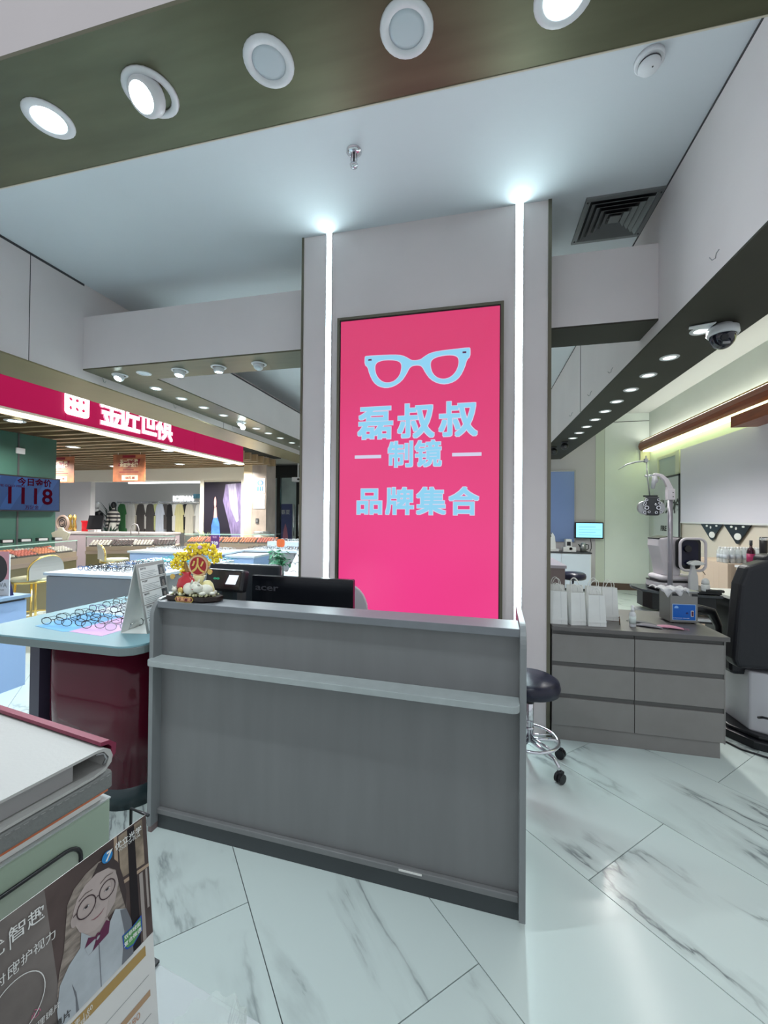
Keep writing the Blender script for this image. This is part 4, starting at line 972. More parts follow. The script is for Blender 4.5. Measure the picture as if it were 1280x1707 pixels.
obj('side_arm', MB().tube([(.30, .4, .76), (.31, .1, .74), (.3, .0, .6)], .03, 10), M_black, tchr)
obj('pedestal', MB().prism([(-.205, -.02), (-.06, -.12), (.22, -.12), (.26, .30), (-.2, .30)], .075, .47, 'z'), mat('pedestal_white', (.62, .62, .66), .3), tchr, bevel=.012)
obj('lever', MB().tube([(-.19, -.08, .19), (-.19, -.12, .21), (-.15, -.14, .21)], .008, 6), M_black, tchr)
obj('base_plate', MB().prism([(-.34, .06), (-.24, -.12), (-.05, -.22), (.28, -.22), (.30, .40), (-.32, .40)], 0, .055, 'z').prism([(-.29, .04), (-.2, -.10), (-.04, -.18), (.26, -.18), (.27, .36), (-.28, .36)], .055, .078, 'z'), M_black, tchr, bevel=.008)
cb_ = obj('floor_cable', MB().tube([(1.455, 3.42, .006), (1.50, 3.24, .006), (1.62, 3.02, .006), (1.80, 2.90, .006), (2.2, 2.86, .006)], .006, 6), M_black)
tag(cb_, 'black cable curving across the tiles past the treatment chair base', 'cable')

# ------------------------------------------------------------------ other display cabinets and eyeglasses to the left
M_cgrey = mat('counter_grey', (.22, .225, .235), .5); M_ctop = mat('counter_top_pale', (.52, .60, .66), .35); M_cblue = mat('cabinet_pale_blue', (.30, .44, .70), .5)
EG = {}
def small_glasses(n, x0, x1, y0, y1, z, cols_, label, group, rows, s=1.0, rz=0.0):
    nx = n//rows
    for r_ in range(rows):
        for c_ in range(nx):
            col_ = cols_[rg.randrange(len(cols_))]
            if col_ not in EG:
                m = spec_mesh(1.15, 'rect', False)
                for e in (-1, 1): m.tube([(e*.068, 0, .030), (e*.070, .10, .026), (e*.064, .135, .008)], .0024, 4)
                EG[col_] = m.mesh('eyeglasses', FM[col_])
            o = bpy.data.objects.new('eyeglasses', EG[col_]); C.objects.link(o)
            o.location = (x0 + (x1-x0)*(c_+.5)/nx + rg.uniform(-.012, .012), y0 + (y1-y0)*(r_+.5)/rows, z); o.rotation_euler = (0, 0, rz+rg.uniform(-.25, .25)); o.scale = (s, s, s)
            tag(o, '%s, %s row, %s along' % (label, ORD[r_], ORD[c_]), 'glasses', group)
c1 = thing('display_counter', 'plain grey display counter topped with dark and teal eyeglasses', 'counter', (-3.70, 3.3, 0), math.radians(2))
obj('counter_body', B(-.60, .56, .02, 1.5, 0, .81), M_cgrey, c1)
obj('counter_top', B(-.62, .60, 0, 1.52, .82, .85), M_ctop, c1, bevel=.002)
obj('shadow_gap', B(-.59, .55, .03, 1.49, .81, .82), M_dark, c1)
small_glasses(48, -4.15, -3.16, 3.45, 4.15, .852, ['black', 'black', 'black', 'silver', 'blue'], 'dark eyeglasses on the plain grey counter', 'dark eyeglasses on the grey counter', 6)
small_glasses(42, -4.05, -3.12, 4.15, 4.78, .852, ['teal', 'teal', 'blue', 'white', 'teal'], 'teal eyeglasses behind on the plain grey counter', 'teal eyeglasses on the grey counter', 5)
c2 = thing('display_counter', 'long pale blue display counter behind the grey one', 'counter', (-4.75, 5.62, 0), math.radians(3))
obj('counter_body', B(-.82, .80, .02, .7, 0, .82), M_cblue, c2)
obj('counter_top', B(-.85, .84, 0, .72, .82, .85), M_ctop, c2)
small_glasses(36, -5.45, -4.1, 5.75, 6.3, .852, ['white', 'silver', 'clear', 'black'], 'pale eyeglasses on the long blue counter', 'pale eyeglasses on the blue counter', 3)
c3 = thing('display_counter', 'short pale blue cabinet behind the second monitor', 'counter', (-3.70, 5.75, 0))
obj('counter_body', B(-.20, .28, .02, .5, 0, .78), M_cblue, c3); obj('counter_top', B(-.22, .30, 0, .52, .78, .81), M_ctop, c3)
c4 = thing('display_counter', 'far grey counter spread with eyeglasses left of the column', 'counter', (-3.45, 6.35, 0))
obj('counter_body', B(-.55, .60, .02, 1.0, 0, .82), M_cgrey, c4); obj('counter_top', B(-.57, .62, 0, 1.02, .82, .85), M_ctop, c4)
obj('riser', B(-.40, .60, .62, 1.0, .85, .96), M_ctop, c4)
small_glasses(27, -3.95, -2.9, 6.42, 6.92, .852, ['black', 'black', 'brown', 'silver'], 'eyeglasses on the low tier of the far grey counter', 'eyeglasses on the far counter tier', 3)
small_glasses(16, -3.8, -2.9, 7.0, 7.3, .962, ['silver', 'black', 'white'], 'eyeglasses on the raised tier of the far grey counter', 'eyeglasses on the raised tier', 2)
rk = thing('eyewear_rack', 'white sloped eyewear rack right against the column edge', 'rack', (-2.12, 4.62, 0))
obj('rack_base', B(-.10, .22, -.10, .5, 0, .70), M_white, rk)
obj('rack_slope', MB().prism([(-.12, .70), (.5, .70), (.5, 1.16), (.42, 1.16), (-.12, .73)], -.12, .24, 'x'), M_ctop, rk)
for r_ in range(5):
    for c_ in range(2):
        o = bpy.data.objects.new('eyeglasses', EG['black'] if (r_+c_) % 3 else EG['brown'] if 'brown' in EG else EG['black']); C.objects.link(o)
        o.location = (-2.19+.17*c_, 4.53+.115*r_, .745+.088*r_); o.rotation_euler = (0, 0, rg.uniform(-.1, .1)); tag(o, 'dark eyeglasses on the white sloped rack, %s step up, %s' % (ORD[r_], ['outer', 'by the column'][c_]), 'glasses', 'eyeglasses on the white rack')
wl = thing('white_glasses_display', 'oversized white display eyeglasses on top of the white rack by the column', 'glasses', (-2.14, 4.95, 1.165))
for x in (-.055, .035): obj('rim', MB().tube([(x+.036*math.cos(a), 0, .045+.032*math.sin(a)) for a in [2*PI*i/16 for i in range(16)]], .008, 6, closed=True), M_white, wl)
obj('bridge', MB().cone((-.02, 0, .05), (.0, 0, .05), .006, .006, 6), M_white, wl)
ob = thing('orange_sign', 'small rounded orange sign above the potted plant', 'sign', (-2.28, 4.44, 1.075))
obj('sign_board', MB().prism(rrect(-.05, .05, 0, .095, .03), 0, .01, 'y'), mat('orange_board', (.75, .15, .04), .5), ob)
obj('sign_foot', MB().box(-.006, .006, .0, .01, -.29, .01).box(-.04, .04, -.03, .04, -.295, -.29), M_white, ob)
sh2 = thing('plant_shelf', 'low white cabinet under the potted plant and the orange sign', 'cabinet', (-2.40, 4.9, 0))
obj('cabinet_body', B(-.40, .10, -1.05, -.48, 0, .76), M_cgrey, sh2); obj('cabinet_top', B(-.42, .12, -1.07, -.46, .76, .78), M_ctop, sh2)
pp = thing('potted_plant', 'leafy green plant in a grey pot behind the monitors', 'plant', (-2.10, 4.05, .78)); pp.location = (-2.35+.28, 4.0, .78)
pp.location = (-2.07, 4.02, .78); sh2.location = (-2.05, 4.95, 0)
obj('pot', MB().lathe([(.036, 0), (.042, .02), (.046, .135), (.050, .145), (.044, .145), (.043, .13), (.001, .13)], n=22), mat('pot_grey', (.16, .20, .20), .4), pp)
obj('pot_band', MB().lathe([(.0445, .03), (.0465, .06)], n=22), M_cgrey, pp)
rp = random.Random(2)
leaf = MB().add([(0, 0, 0), (.014, .02, .004), (.012, .05, .006), (0, .075, .0), (-.012, .05, .006), (-.014, .02, .004), (0, .02, -.001), (0, .05, .001)], [(0, 1, 6), (1, 2, 7, 6), (2, 3, 7), (0, 6, 5), (6, 7, 4, 5), (7, 3, 4)], 0, True).mesh('leaf', M_green)
st = MB()
for k in range(16):
    a = rp.uniform(0, 2*PI); r = rp.uniform(.03, .11); h = rp.uniform(.17, .30)
    p = [(0, 0, .13), (r*.5*math.cos(a), r*.5*math.sin(a), .13+(h-.13)*.75), (r*math.cos(a), r*math.sin(a), h)]
    st.tube(p, .0025, 5)
    for j in range(7):
        o = bpy.data.objects.new('leaf', leaf); C.objects.link(o); o.parent = pp
        u = .4+.1*j; o.location = (r*u*math.cos(a)+rp.uniform(-.02, .02), r*u*math.sin(a)+rp.uniform(-.02, .02), .15+(h-.15)*min(1, u*1.15)+rp.uniform(-.02, .02))
        o.rotation_euler = (rp.uniform(-.9, .4), rp.uniform(-.5, .5), rp.uniform(0, 2*PI)); s_ = rp.uniform(.7, 1.15); o.scale = (s_, s_, s_)
obj('stems', st, M_green, pp)

bc = thing('blue_cabinet', 'pale blue cabinet at the left picture edge carrying the portrait poster', 'cabinet', (-4.1, 1.80, 0))
obj('cabinet_body', B(-.5, .37, 0, .90, 0, .72), M_cblue, bc); obj('cabinet_top', B(-.5, .39, -.04, .92, .74, .765), mat('blue_top', (.22, .32, .45), .4), bc); obj('shadow_gap', B(-.49, .365, .01, .89, .72, .74), M_dark, bc)
po = thing('portrait_poster', 'standing poster of a dark haired face on pink with large letters below', 'poster', (-3.87, 2.60, .765), math.radians(0))
obj('board', B(-.35, .09, 0, .008, 0, .34), M_white, po)
obj('support', MB().prism([(.008, 0), (.035, 0), (.008, .13)], .083, .091, 'x'), mat('support_navy', (.02, .02, .09), .4), po)
shape('pink_ground', [rect(-.35, .085, .135, .365)], mat('pink_print', (.75, .36, .40), .6), po, T(0, -.001, 0) @ UP, .0005)
shape('dark_hair', [ell(-.03, .22, .10, .115, 20)], M_black, po, T(0, -.002, 0) @ UP, .0005)
shape('face', [[(-.14, .31), (-.06, .30), (-.03, .25), (-.035, .20), (-.07, .15), (-.14, .13)]], mat('face_print', (.60, .64, .68), .6), po, T(0, -.003, 0) @ UP, .0005)
shape('ear', [ell(-.026, .225, .012, .025, 12)], mat('face_print', (.6, .64, .68), .6), po, T(0, -.0045, 0) @ UP, .0003)
shape('white_shoulder', [[(-.35, .135), (-.02, .135), (-.04, .18), (-.10, .13), (-.35, .14)]], M_paper, po, T(0, -.004, 0) @ UP, .0003)
text('poster_lettering', 'OVA', .055, M_inkg, po, T(-.0, -.002, .085) @ UP, 0, .0005, sx=1.2)
text('poster_small_print', 'EYEWEAR', .022, M_inkg, po, T(-.01, -.002, .045) @ UP, 0)

# ------------------------------------------------------------------ jewellery shop
M_teal = mat('teal_glass_wall', (.045, .115, .09), .25, var=.04, vscale=1)
gw = struct('wall_teal', B(-7.15, -7.0, 2.2, 5.5, 0, 2.70), M_teal)
obj('joint', B(-7.0, -6.993, 4.90, 4.925, 0, 2.70), M_seam, gw)
obj('socket', B(-7.0, -6.97, 4.87, 4.99, 2.38, 2.47), M_white, gw, bevel=.004)
pb = mat('price_screen', (.01, .02, .05), .2, emit=(.012, .045, .17), es=.3)
ptv = thing('gold_price_screen', 'wall screen showing the gold price 1118 in dark red on blue', 'screen', (-6.93, 4.35, 1.48))
obj('housing', B(-.035, .0, -1.1, 1.17, 0, .555), M_black, ptv, bevel=.004)
obj('screen', B(.0, .003, -1.08, 1.15, .02, .535), pb, ptv)
for k in range(5): shape('screen_streak', [[(-1.0+.42*k, .03), (-.85+.42*k, .03), (-.55+.42*k, .53), (-.75+.42*k, .53)]], mat('streak_blue', (.01, .02, .05), .2, emit=(.02, .085, .28), es=.3), ptv, T(.0035, 0, 0) @ FX(1), .0004)
M_num = mat('price_red', (.015, .001, .003), .9, emit=(.012, .001, .004), es=1, spec=0)
text('screen_heading', '今日金价', .13, M_num, ptv, T(.006, .76, .455) @ FX(1), .0005, .003)
text('screen_small_print', 'REAL TIME GOLD PRICE', .05, M_num, ptv, T(.006, .35, .385) @ FX(1), .0005)
for ch_, y in zip('1118', (.40, .585, .77, .955)): text('price_digit', ch_, .36, M_num, ptv, T(.006, y, .23) @ FX(1), .0005, .006)
text('screen_small_print', '万足金', .07, M_num, ptv, T(.006, .72, .06) @ FX(1), .0005)
# shop sign
M_sg = mat('sign_red', (.20, .0, .03), .6, emit=(.26, .003, .045), es=.85, spec=.2)
ss = thing('shop_sign', 'long dark red sign with glowing white lettering over the jewellery shop', 'sign', (-5.0, 5.2, 2.60))
for k, (y0, y1) in enumerate(((-3.7, -1.17), (-1.165, 1.2), (1.205, 2.76))): obj('sign_panel', B(-.12, 0, y0, y1, 0, .85), M_sg, ss)
obj('lower_lip', B(-.14, .02, -3.7, 2.76, -.05, 0), M_cream, ss)
obj('light_strip', B(-.10, .0, -3.7, 2.76, -.058, -.05), glow('warm_strip', (1.0, .78, .50), 1.6), ss)
obj('light_tube', B(.02, .03, -3.7, 2.76, -.05, -.03), glow('white_strip', (1, .95, .8), 2.0), ss)
M_let = glow('sign_letters_white', (1.0, .93, .97), 3.0); M_halo = glow('sign_halo_pink', (.95, .25, .40), 1.0)
for ch_, y in (('金', -.53), ('匠', -.21), ('世', .12), ('祺', .45)):
    text('sign_lettering_halo', ch_, .46, M_halo, ss, T(.008, y, .24) @ FX(1), .0, 0, .018, sx=.80)  # pink glow around each letter put in as a wider glowing copy
    text('sign_lettering', ch_, .46, M_let, ss, T(.02, y, .24) @ FX(1), .0, 0, .009, sx=.80)
shape('sign_emblem', [rrect(-.17, .15, -.19, .25, .05, 4)] + [ell(-.095+.085*i_, -.10+.11*j_, .024, .030, 6, rot=i_+j_) for i_ in range(3) for j_ in range(3)], M_let, ss, T(.015, -1.02, .28) @ FX(1), .006)
# slatted ceiling
sc_ = struct('ceiling_slatted', B(-14, -5.1, 2.2, 9.9, 2.95, 3.0), mat('ceiling_dark', (.03, .03, .025), .8))
sl = MB().box(-4.4, 4.5, 0, .075, 0, .17).mesh('slat', mat('wood_slat', (.24, .17, .09), .5, var=.15, vscale=3))
for k in range(26):
    o = bpy.data.objects.new('slat', sl); C.objects.link(o); o.parent = sc_; o.location = (-9.6, 2.3+.29*k, 2.72)
for i_s, (x, y) in enumerate(((-6.2, 4.3), (-6.0, 6.9), (-7.5, 6.2), (-7.3, 8.8), (-9.2, 6.6), (-9.4, 8.9), (-6.0, 8.9))):
    t = thing('ceiling_spotlight', 'round spotlight between the ceiling slats, %s' % ['nearest the left picture edge', 'nearest the middle of the red sign', 'beside the hanging poster', 'before the clothes shop', 'over the pale pink counter', 'deep behind the hanging posters', 'near the black poster'][i_s], 'ceiling light', (x, y, 2.72), 0, 'spotlights in the slatted ceiling')
    obj('ring', ring(MB(), .08, .12, -.01, 0), M_white, t); obj('lamp', MB().lathe([(.001, -.006), (.085, -.006)], n=16), M_lamp, t); lamp(t, (0, 0, -.02), 300 if y > 6.5 else 120, (1, .95, .88), 160)
for y, lb in ((4.55, 'white dome camera under the red sign near its emblem'), (7.0, 'white dome camera under the red sign near its far end')):
    t = thing('dome_camera', lb, 'security camera', (-5.25, y, 2.72)); obj('base', MB().lathe([(.07, 0), (.07, -.05)], n=16), M_white, t); obj('globe', MB().ball((0, 0, -.08), .06), M_white, t)
# jewellery showcases
M_sgl = mat('showcase_glass', (.20, .30, .26), .03, alpha=.12); M_champ = mat('champagne_base', (.15, .13, .07), .35, .3)
M_coral = mat('coral_jewels', (.70, .14, .09), .5); M_orange = mat('orange_jewels', (.78, .24, .09), .5); M_tray = mat('tray_dark', (.07, .03, .035), .6); M_pearl = mat('pearl_white', (.66, .62, .56), .3)
def showcase(label, x, y, L, D, rz, zb, zt, fill, base=M_champ):
    t = thing('glass_showcase', label, 'showcase', (x, y, 0), rz)
    obj('base_cabinet', B(0, L, 0, D, 0, zb-.14), base, t)
    obj('base_band', B(-.01, L+.01, -.01, D+.01, zb-.14, zb-.08), mat('band_brown', (.25, .19, .15), .4), t)
    obj('display_floor', B(0, L, 0, D, zb-.08, zb), mat('showcase_floor', (.26, .20, .14), .5), t)
    obj('glass_front', B(0, L, -.008, 0, zb, zt), M_sgl, t)
    obj('glass_top', B(0, L, -.008, D, zt, zt+.010), M_sgl, t)
    obj('glass_edge', B(0, L, -.012, -.008, zt-.004, zt+.012), mat('glass_edge_green', (.40, .58, .50), .2), t)
    obj('corner_post', B(L-.012, L, -.008, .004, zb, zt), M_steel, t); obj('corner_post', B(0, .012, -.008, .004, zb, zt), M_steel, t)
    k = int(L/.36)
    for i in range(k):
        for j in (0, 1):
            x0 = .04+(L-.06)*i/k; w = (L-.06)/k-.03
            tr = obj('tray', MB(T(x0, .03+j*D*.47, zb) @ Matrix.Rotation(math.radians(22), 4, 'X')).box(0, w, 0, D*.42, 0, .02), M_tray, t)
            m = MB(T(x0, .03+j*D*.47, zb) @ Matrix.Rotation(math.radians(22), 4, 'X'))
            for a in range(6):
                for b_ in range(4): m.ball((w*(a+.5)/6, .02+D*.1*b_, .027), (w/13, .020, .018), 6)
            o = obj('jewellery', m, fill[(i+j) % len(fill)], tr); o['kind'] = 'stuff'
    return t
showcase('glass showcase of coral red jewellery below the gold price screen', -5.92, 3.3, 2.3, .45, math.radians(106), .82, 1.0, [M_coral, M_orange, M_pearl])
showcase('glass showcase of white pearls and dark trays right of the teal wall', -7.1, 6.15, 1.5, .55, math.radians(30), .84, 1.02, [M_pearl, M_tray])
showcase('long glass showcase of orange jewellery in front of the clothes shop', -6.0, 7.4, 1.9, .55, math.radians(12), .86, 1.04, [M_orange, M_coral, M_orange])
wsd = thing('white_service_counter', 'long pale pink counter with till and fan behind the pearl showcase', 'counter', (-9.6, 7.6, 0), math.radians(10))
obj('counter_body', B(-.6, 2.6, 0, .6, 0, .98), mat('pink_grey_counter', (.28, .23, .25), .5), wsd); obj('counter_top', B(-.62, 2.62, -.02, .62, .98, 1.02), mat('counter_top_cream', (.36, .33, .33), .4), wsd)
fn = thing('desk_fan', 'beige round desk fan at the edge of the teal wall', 'fan', (-9.05, 7.30, 1.02)); fn.location = (-9.72, 7.85, 1.02)
M_beige = mat('fan_beige', (.24, .18, .15), .5)
obj('fan_foot', MB().box(-.13, .13, -.06, .10, 0, .04), M_beige, fn)
obj('fan_ring', MB().tube([(.17*math.cos(a), -.04, .20+.17*math.sin(a)) for a in [2*PI*i/24 for i in range(24)]], .03, 8, closed=True), M_beige, fn)
obj('fan_grille', MB().tube([(.11*math.cos(a), -.05, .20+.11*math.sin(a)) for a in [2*PI*i/24 for i in range(24)]], .008, 6, closed=True).tube([(.06*math.cos(a), -.05, .20+.06*math.sin(a)) for a in [2*PI*i/24 for i in range(24)]], .008, 6, closed=True).cone((0, -.06, .2), (0, -.03, .2), .03, .03, 14), M_beige, fn)
obj('fan_blades', MB().cone((0, -.02, .2), (0, -.01, .2), .155, .155, 20, smooth=False), M_dark, fn)
tl_ = thing('till_screen', 'black till screen on the pale pink counter', 'till', (-9.05, 8.02, 1.02)); obj('screen', MB(Matrix.Rotation(-.2, 4, 'X')).box(-.22, .22, 0, .03, .06, .40), M_black, tl_); obj('foot', B(-.10, .10, -.05, .12, 0, .05), M_white, tl_)
tp_ = thing('cat_statues', 'pair of small gold statues on the pale pink counter behind the fan', 'statue', (-9.85, 8.1, 1.02))
for x_ in (0, .14): obj('statue', MB().lathe([(.04, 0), (.05, .1), (.03, .25), (.045, .30), (.04, .38), (.001, .42)], (x_, 0, 0), 12), M_goldm, tp_)
rbx = thing('red_box', 'dark red box on the pale pink counter behind the fan', 'box', (-9.55, 8.15, 1.02)); obj('box_body', B(0, .28, 0, .2, 0, .22), M_redc, rbx); obj('box_lid', B(-.01, .29, -.01, .21, .22, .26), M_redc, rbx)
bst = thing('necklace_bust', 'cream necklace bust on the showcase below the teal wall', 'display bust', (-6.72, 5.36, 1.012), math.radians(20))
obj('bust', MB().prism([(-.10, 0), (.10, 0), (.14, .12), (.05, .16), (.03, .21), (-.03, .21), (-.05, .16), (-.14, .12)], 0, .05, 'y'), mat('bust_cream', (.50, .48, .38), .6), bst, bevel=.01)
for i in range(4):
    t = thing('calculator', 'dark and white device below the gold price screen, %s in the row' % ORD[i], 'device', (-6.75, 4.6+.25*i, 1.012), math.radians(70), 'devices on the showcase by the teal wall')
    obj('body', B(-.07, .07, -.05, .05, 0, .05), M_black, t); obj('face', B(-.055, .055, -.053, -.05, .01, .045), M_white, t)
bgs = thing('wire_handbag', 'grey handbag loop standing on the pearl showcase', 'handbag', (-6.95, 7.1, 1.03)); obj('handle', MB().tube([(-.10, 0, 0), (-.10, 0, .12), (-.06, 0, .20), (.0, 0, .22), (.06, 0, .20), (.10, 0, .12), (.10, 0, 0)], .010, 8), mat('handle_grey', (.25, .24, .25), .4), bgs)
# stools with rounded backs
def shop_chair(x, y, label, rz=0):
    t = thing('bar_chair', label, 'chair', (x, y, 0), rz)
    obj('seat', MB().lathe([(.001, .66), (.19, .66), (.205, .68), (.20, .71), (.001, .72)], n=28), mat('seat_cream', (.55, .54, .36), .5), t)
    obj('seat_band', MB().lathe([(.205, .655), (.208, .675)], n=28), M_goldm, t)
    out = []
    for i in range(15):
        a = PI*i/14; out.append((.20*math.cos(a), .80+.16*math.sin(a)))
    out = [(.20, .70)] + out + [(-.20, .70)]
    bend = lambda u, z: (u, .20-1.1*u*u, z)
    vs = [bend(u, z) for u, z in out]; vs2 = [(x, y+.035, z) for x, y, z in vs]
    nn_ = len(vs); m = MB()
    m.add(vs+vs2, [(i, (i+1) % nn_, nn_+(i+1) % nn_, nn_+i) for i in range(nn_)] + [(i, i+1, nn_-2-i, nn_-1-i) for i in range(nn_//2-1)] + [(nn_+nn_-1-i, nn_+nn_-2-i, nn_+i+1, nn_+i) for i in range(nn_//2-1)])
    obj('backrest', m, mat('back_grey', (.40, .40, .38), .7), t)
    obj('back_rim', MB().tube([(x, y+.0175, z) for x, y, z in vs], .013, 6), M_goldm, t)
    for k in range(4):
        a = PI/4+PI/2*k
        obj('leg', MB().cone((.16*math.cos(a), .16*math.sin(a), .66), (.20*math.cos(a), .20*math.sin(a), 0), .012, .012, 8), M_goldm, t)
    obj('foot_ring', MB().tube([(.18*math.cos(a), .18*math.sin(a), .28) for a in [2*PI*i/24 for i in range(24)]], .009, 6, closed=True), M_goldm, t)
    return t
shop_chair(-5.05, 3.73, 'gold framed bar chair with cream seat beside the plain grey counter', math.radians(-88))
shop_chair(-5.90, 5.62, 'gold rimmed rounded bar chair behind the long blue counter', math.radians(150))
# hanging promotion posters
M_pos = mat('promo_orange', (.36, .12, .05), .5, var=.45, vscale=5); M_pr = mat('promo_red', (.22, .0, .01), .5); M_pc = mat('promo_cream', (.78, .62, .42), .5)
def promo(x, y, z, w, h, label):
    t = thing('hanging_poster', label, 'poster', (x, y, z), math.radians(4))
    obj('sheet', B(-w/2, w/2, 0, .01, 0, h), M_pos, t)
    obj('string', MB().tube([(-w*.35, .005, h), (-w*.35, .005, h+.06)], .003, 4).tube([(w*.35, .005, h), (w*.35, .005, h+.06)], .003, 4), M_white, t)
    M = T(0, -.002, 0) @ UP
    shape('red_band', [rect(-w*.2, w*.2, h*.88, h*.97), [(-w*.34, h*.58), (-w*.28, h*.76), (w*.36, h*.84), (w*.30, h*.62), (w*.05, h*.52)]], M_pr, t, M, .0006)
    text('poster_lettering', '五一狂欢购', h*.15, M_pc, t, M @ T(0, h*.745, .002), .0004, .004)
    text('poster_lettering', '金匠惠全城', h*.15, M_pc, t, M @ T(0, h*.605, .002), .0004, .004)
    shape('fine_print', [rect(-w*.18, w*.15, h*.42, h*.45), rect(-w*.30, w*.30, h*.34, h*.37)], M_pr, t, M, .0006)
    shape('price_patch', [rect(-w*.22, w*.28, h*.05, h*.24)], M_pc, t, M, .0006)
    text('poster_lettering', '100元 88', h*.11, M_pr, t, M @ T(w*.03, h*.14, .002), .0004, .002)
promo(-7.02, 7.0, 2.12, .74, .56, 'orange and red promotion poster hanging under the middle of the slatted ceiling')
promo(-8.83, 7.0, 2.12, .74, .56, 'orange and red promotion poster hanging half behind the teal wall')
# price card 239
pc = thing('price_card', 'purple price card reading 239 on a white base', 'price card', (-4.38, 6.15, .852), math.radians(0))
obj('card', B(-.085, .075, 0, .012, .03, .255), mat('card_purple', (.10, .03, .14), .4), pc); obj('card_foot', B(-.09, .08, -.03, .04, 0, .03), mat('foot_lilac', (.5, .42, .55), .4), pc)
text('card_number', '239', .085, M_white, pc, T(-.005, -.002, .11) @ UP, .0004, .002); text('card_heading', '特价', .04, mat('card_pink', (.65, .4, .55), .5), pc, T(-.005, -.002, .215) @ UP, .0004)

# ------------------------------------------------------------------ clothes shop and mall end
M_mw = mat('mall_wall_cream', (.82, .78, .66), .6); M_ml = mat('mall_wall_lilac', (.60, .55, .60), .6)
mw = struct('wall_mall', MB().box(-16, -5.92, 10.0, 10.15, 2.42, 3.4).box(-7.62, -7.5, 10.0, 10.15, 0, 2.42).box(-6.33, -5.92, 10.0, 10.15, 0, 2.42).box(-7.5, -6.33, 10.05, 10.15, 0, 2.42), M_mw)
struct('wall_mall_pale', B(-16, -11.4, 10.0, 10.15, 0, 2.42), mat('wall_pale_grey', (.60, .60, .63), .6))
struct('wall_shop_back', B(-16, -7.4, 13.0, 13.1, 0, 3.3), mat('shop_back_grey', (.75, .73, .70), .6))
struct('ceiling_shop', B(-16, -7.4, 10.15, 13.1, 2.9, 3.0), M_ceil)
struct('ceiling_mall', B(-14, -1.4, 9.2, 16.5, 3.3, 3.4), mat('mall_ceiling_cream', (.62, .60, .53), .7))
struct('wall_end', B(-9, -1.2, 16.4, 16.5, 0, 3.3), mat('end_dark', (.10, .12, .13), .4))
bb = thing('black_poster', 'tall black poster of a figure in blue seen from behind with violet drapes', 'poster', (-6.915, 10.04, .35))
obj('poster_board', B(-.59, .58, -.03, 0, 0, 2.02), mat('poster_black', (.012, .010, .018), .3), bb)
MP = T(0, -.0315, 0) @ UP
shape('violet_drape', [[(.10, 1.95), (.58, 1.98), (.58, .2), (.40, .1), (.20, .9), (.02, 1.5)]], mat('violet_drape', (.14, .11, .22), .5, var=.35, vscale=4, aniso=(6, 1, .6)), bb, MP, .0005)
shape('pale_fold', [[(.16, 1.95), (.42, 1.97), (.52, .95), (.44, .9), (.26, 1.3)]], mat('pale_fold', (.30, .28, .40), .5, var=.3, vscale=4, aniso=(6, 1, .6)), bb, MP @ T(0, 0, .001), .0005)
shape('dark_hill', [ell(.35, .15, .35, .28, 16)], M_black, bb, MP @ T(0, 0, .002), .0005)
shape('blue_dress', [[(-.26, 1.05), (-.15, 1.05), (-.08, .85), (-.04, .35), (-.10, .28), (-.34, .28), (-.33, .8)]], mat('blue_dress', (.05, .16, .62), .5, var=.3, vscale=6), bb, MP @ T(0, 0, .003), .0005)
shape('figure', [ell(-.22, 1.45, .035, .16, 14), [(-.27, 1.02), (-.15, 1.02), (-.18, 1.32), (-.24, 1.32)]], mat('skin_print', (.42, .24, .24), .5), bb, MP @ T(0, 0, .004), .0005)
def spike_plant(x, y, z, h, n, label, m, pot=True, wid=.35):
    t = thing('spiky_plant', label, 'plant', (x, y, z))
    if pot: obj('pot', MB().lathe([(.14, 0), (.18, .3), (.16, .3), (.001, .28)], n=16), M_white, t)
    b = MB()
    for k in range(n):
        a = rp.uniform(0, 2*PI); l = h*rp.uniform(.6, 1); r_ = wid*rp.uniform(.3, 1)
        p0 = Vector((0, 0, .28)); p1 = Vector((r_*.5*math.cos(a), r_*.5*math.sin(a), .28+l*.7)); p2 = Vector((r_*math.cos(a), r_*math.sin(a), .28+l*.85))
        sd = Vector((-math.sin(a), math.cos(a), 0))*.03
        b.add([p0-sd*.5, p0+sd*.5, p1+sd, p1-sd, p2], [(0, 1, 2, 3), (3, 2, 4)], 0, False)
    obj('leaves', b, m, t)
spike_plant(-7.25, 9.75, 0, .95, 22, 'spiky pale green plant in front of the black poster', mat('pale_green', (.25, .30, .14), .5))
spike_plant(-12.6, 11.9, 0, 1.9, 60, 'tall dark leafy plant between the mannequins', mat('dark_green', (.015, .05, .03), .5), wid=.6)
spike_plant(-11.15, 10.45, 0, 1.0, 30, 'low dark fern near the till', mat('dark_green', (.015, .05, .03), .5), wid=.42)
# clothes
rl = thing('clothes_rail', 'long white clothes rail full of garments in the clothes shop', 'clothes rail', (-10.1, 11.6, 0))
obj('rail', MB().cone((-2.0, 0, 1.86), (1.4, 0, 1.86), .02, .02, 8), M_chrome, rl)
for x in (-2.0, -.3, 1.4): obj('upright', MB().cone((x, 0, 0), (x, 0, 1.9), .025, .025, 8), M_white, rl)
obj('foot_bar', B(-2.0, 1.4, -.2, .2, 0, .04), M_white, rl)
GC = {'white': (.66, .66, .64), 'cream': (.55, .52, .44), 'charcoal': (.07, .065, .065), 'lime': (.50, .54, .26), 'black': (.012, .012, .014), 'grey': (.32, .31, .29), 'pale blue': (.50, .55, .64), 'lemon': (.58, .54, .28), 'green': (.05, .20, .07)}
seq = ['green', 'white', 'white', 'cream', 'charcoal', 'white', 'charcoal', 'lime', 'pale blue', 'charcoal', 'black', 'white', 'lemon', 'black', 'cream', 'grey', 'white']
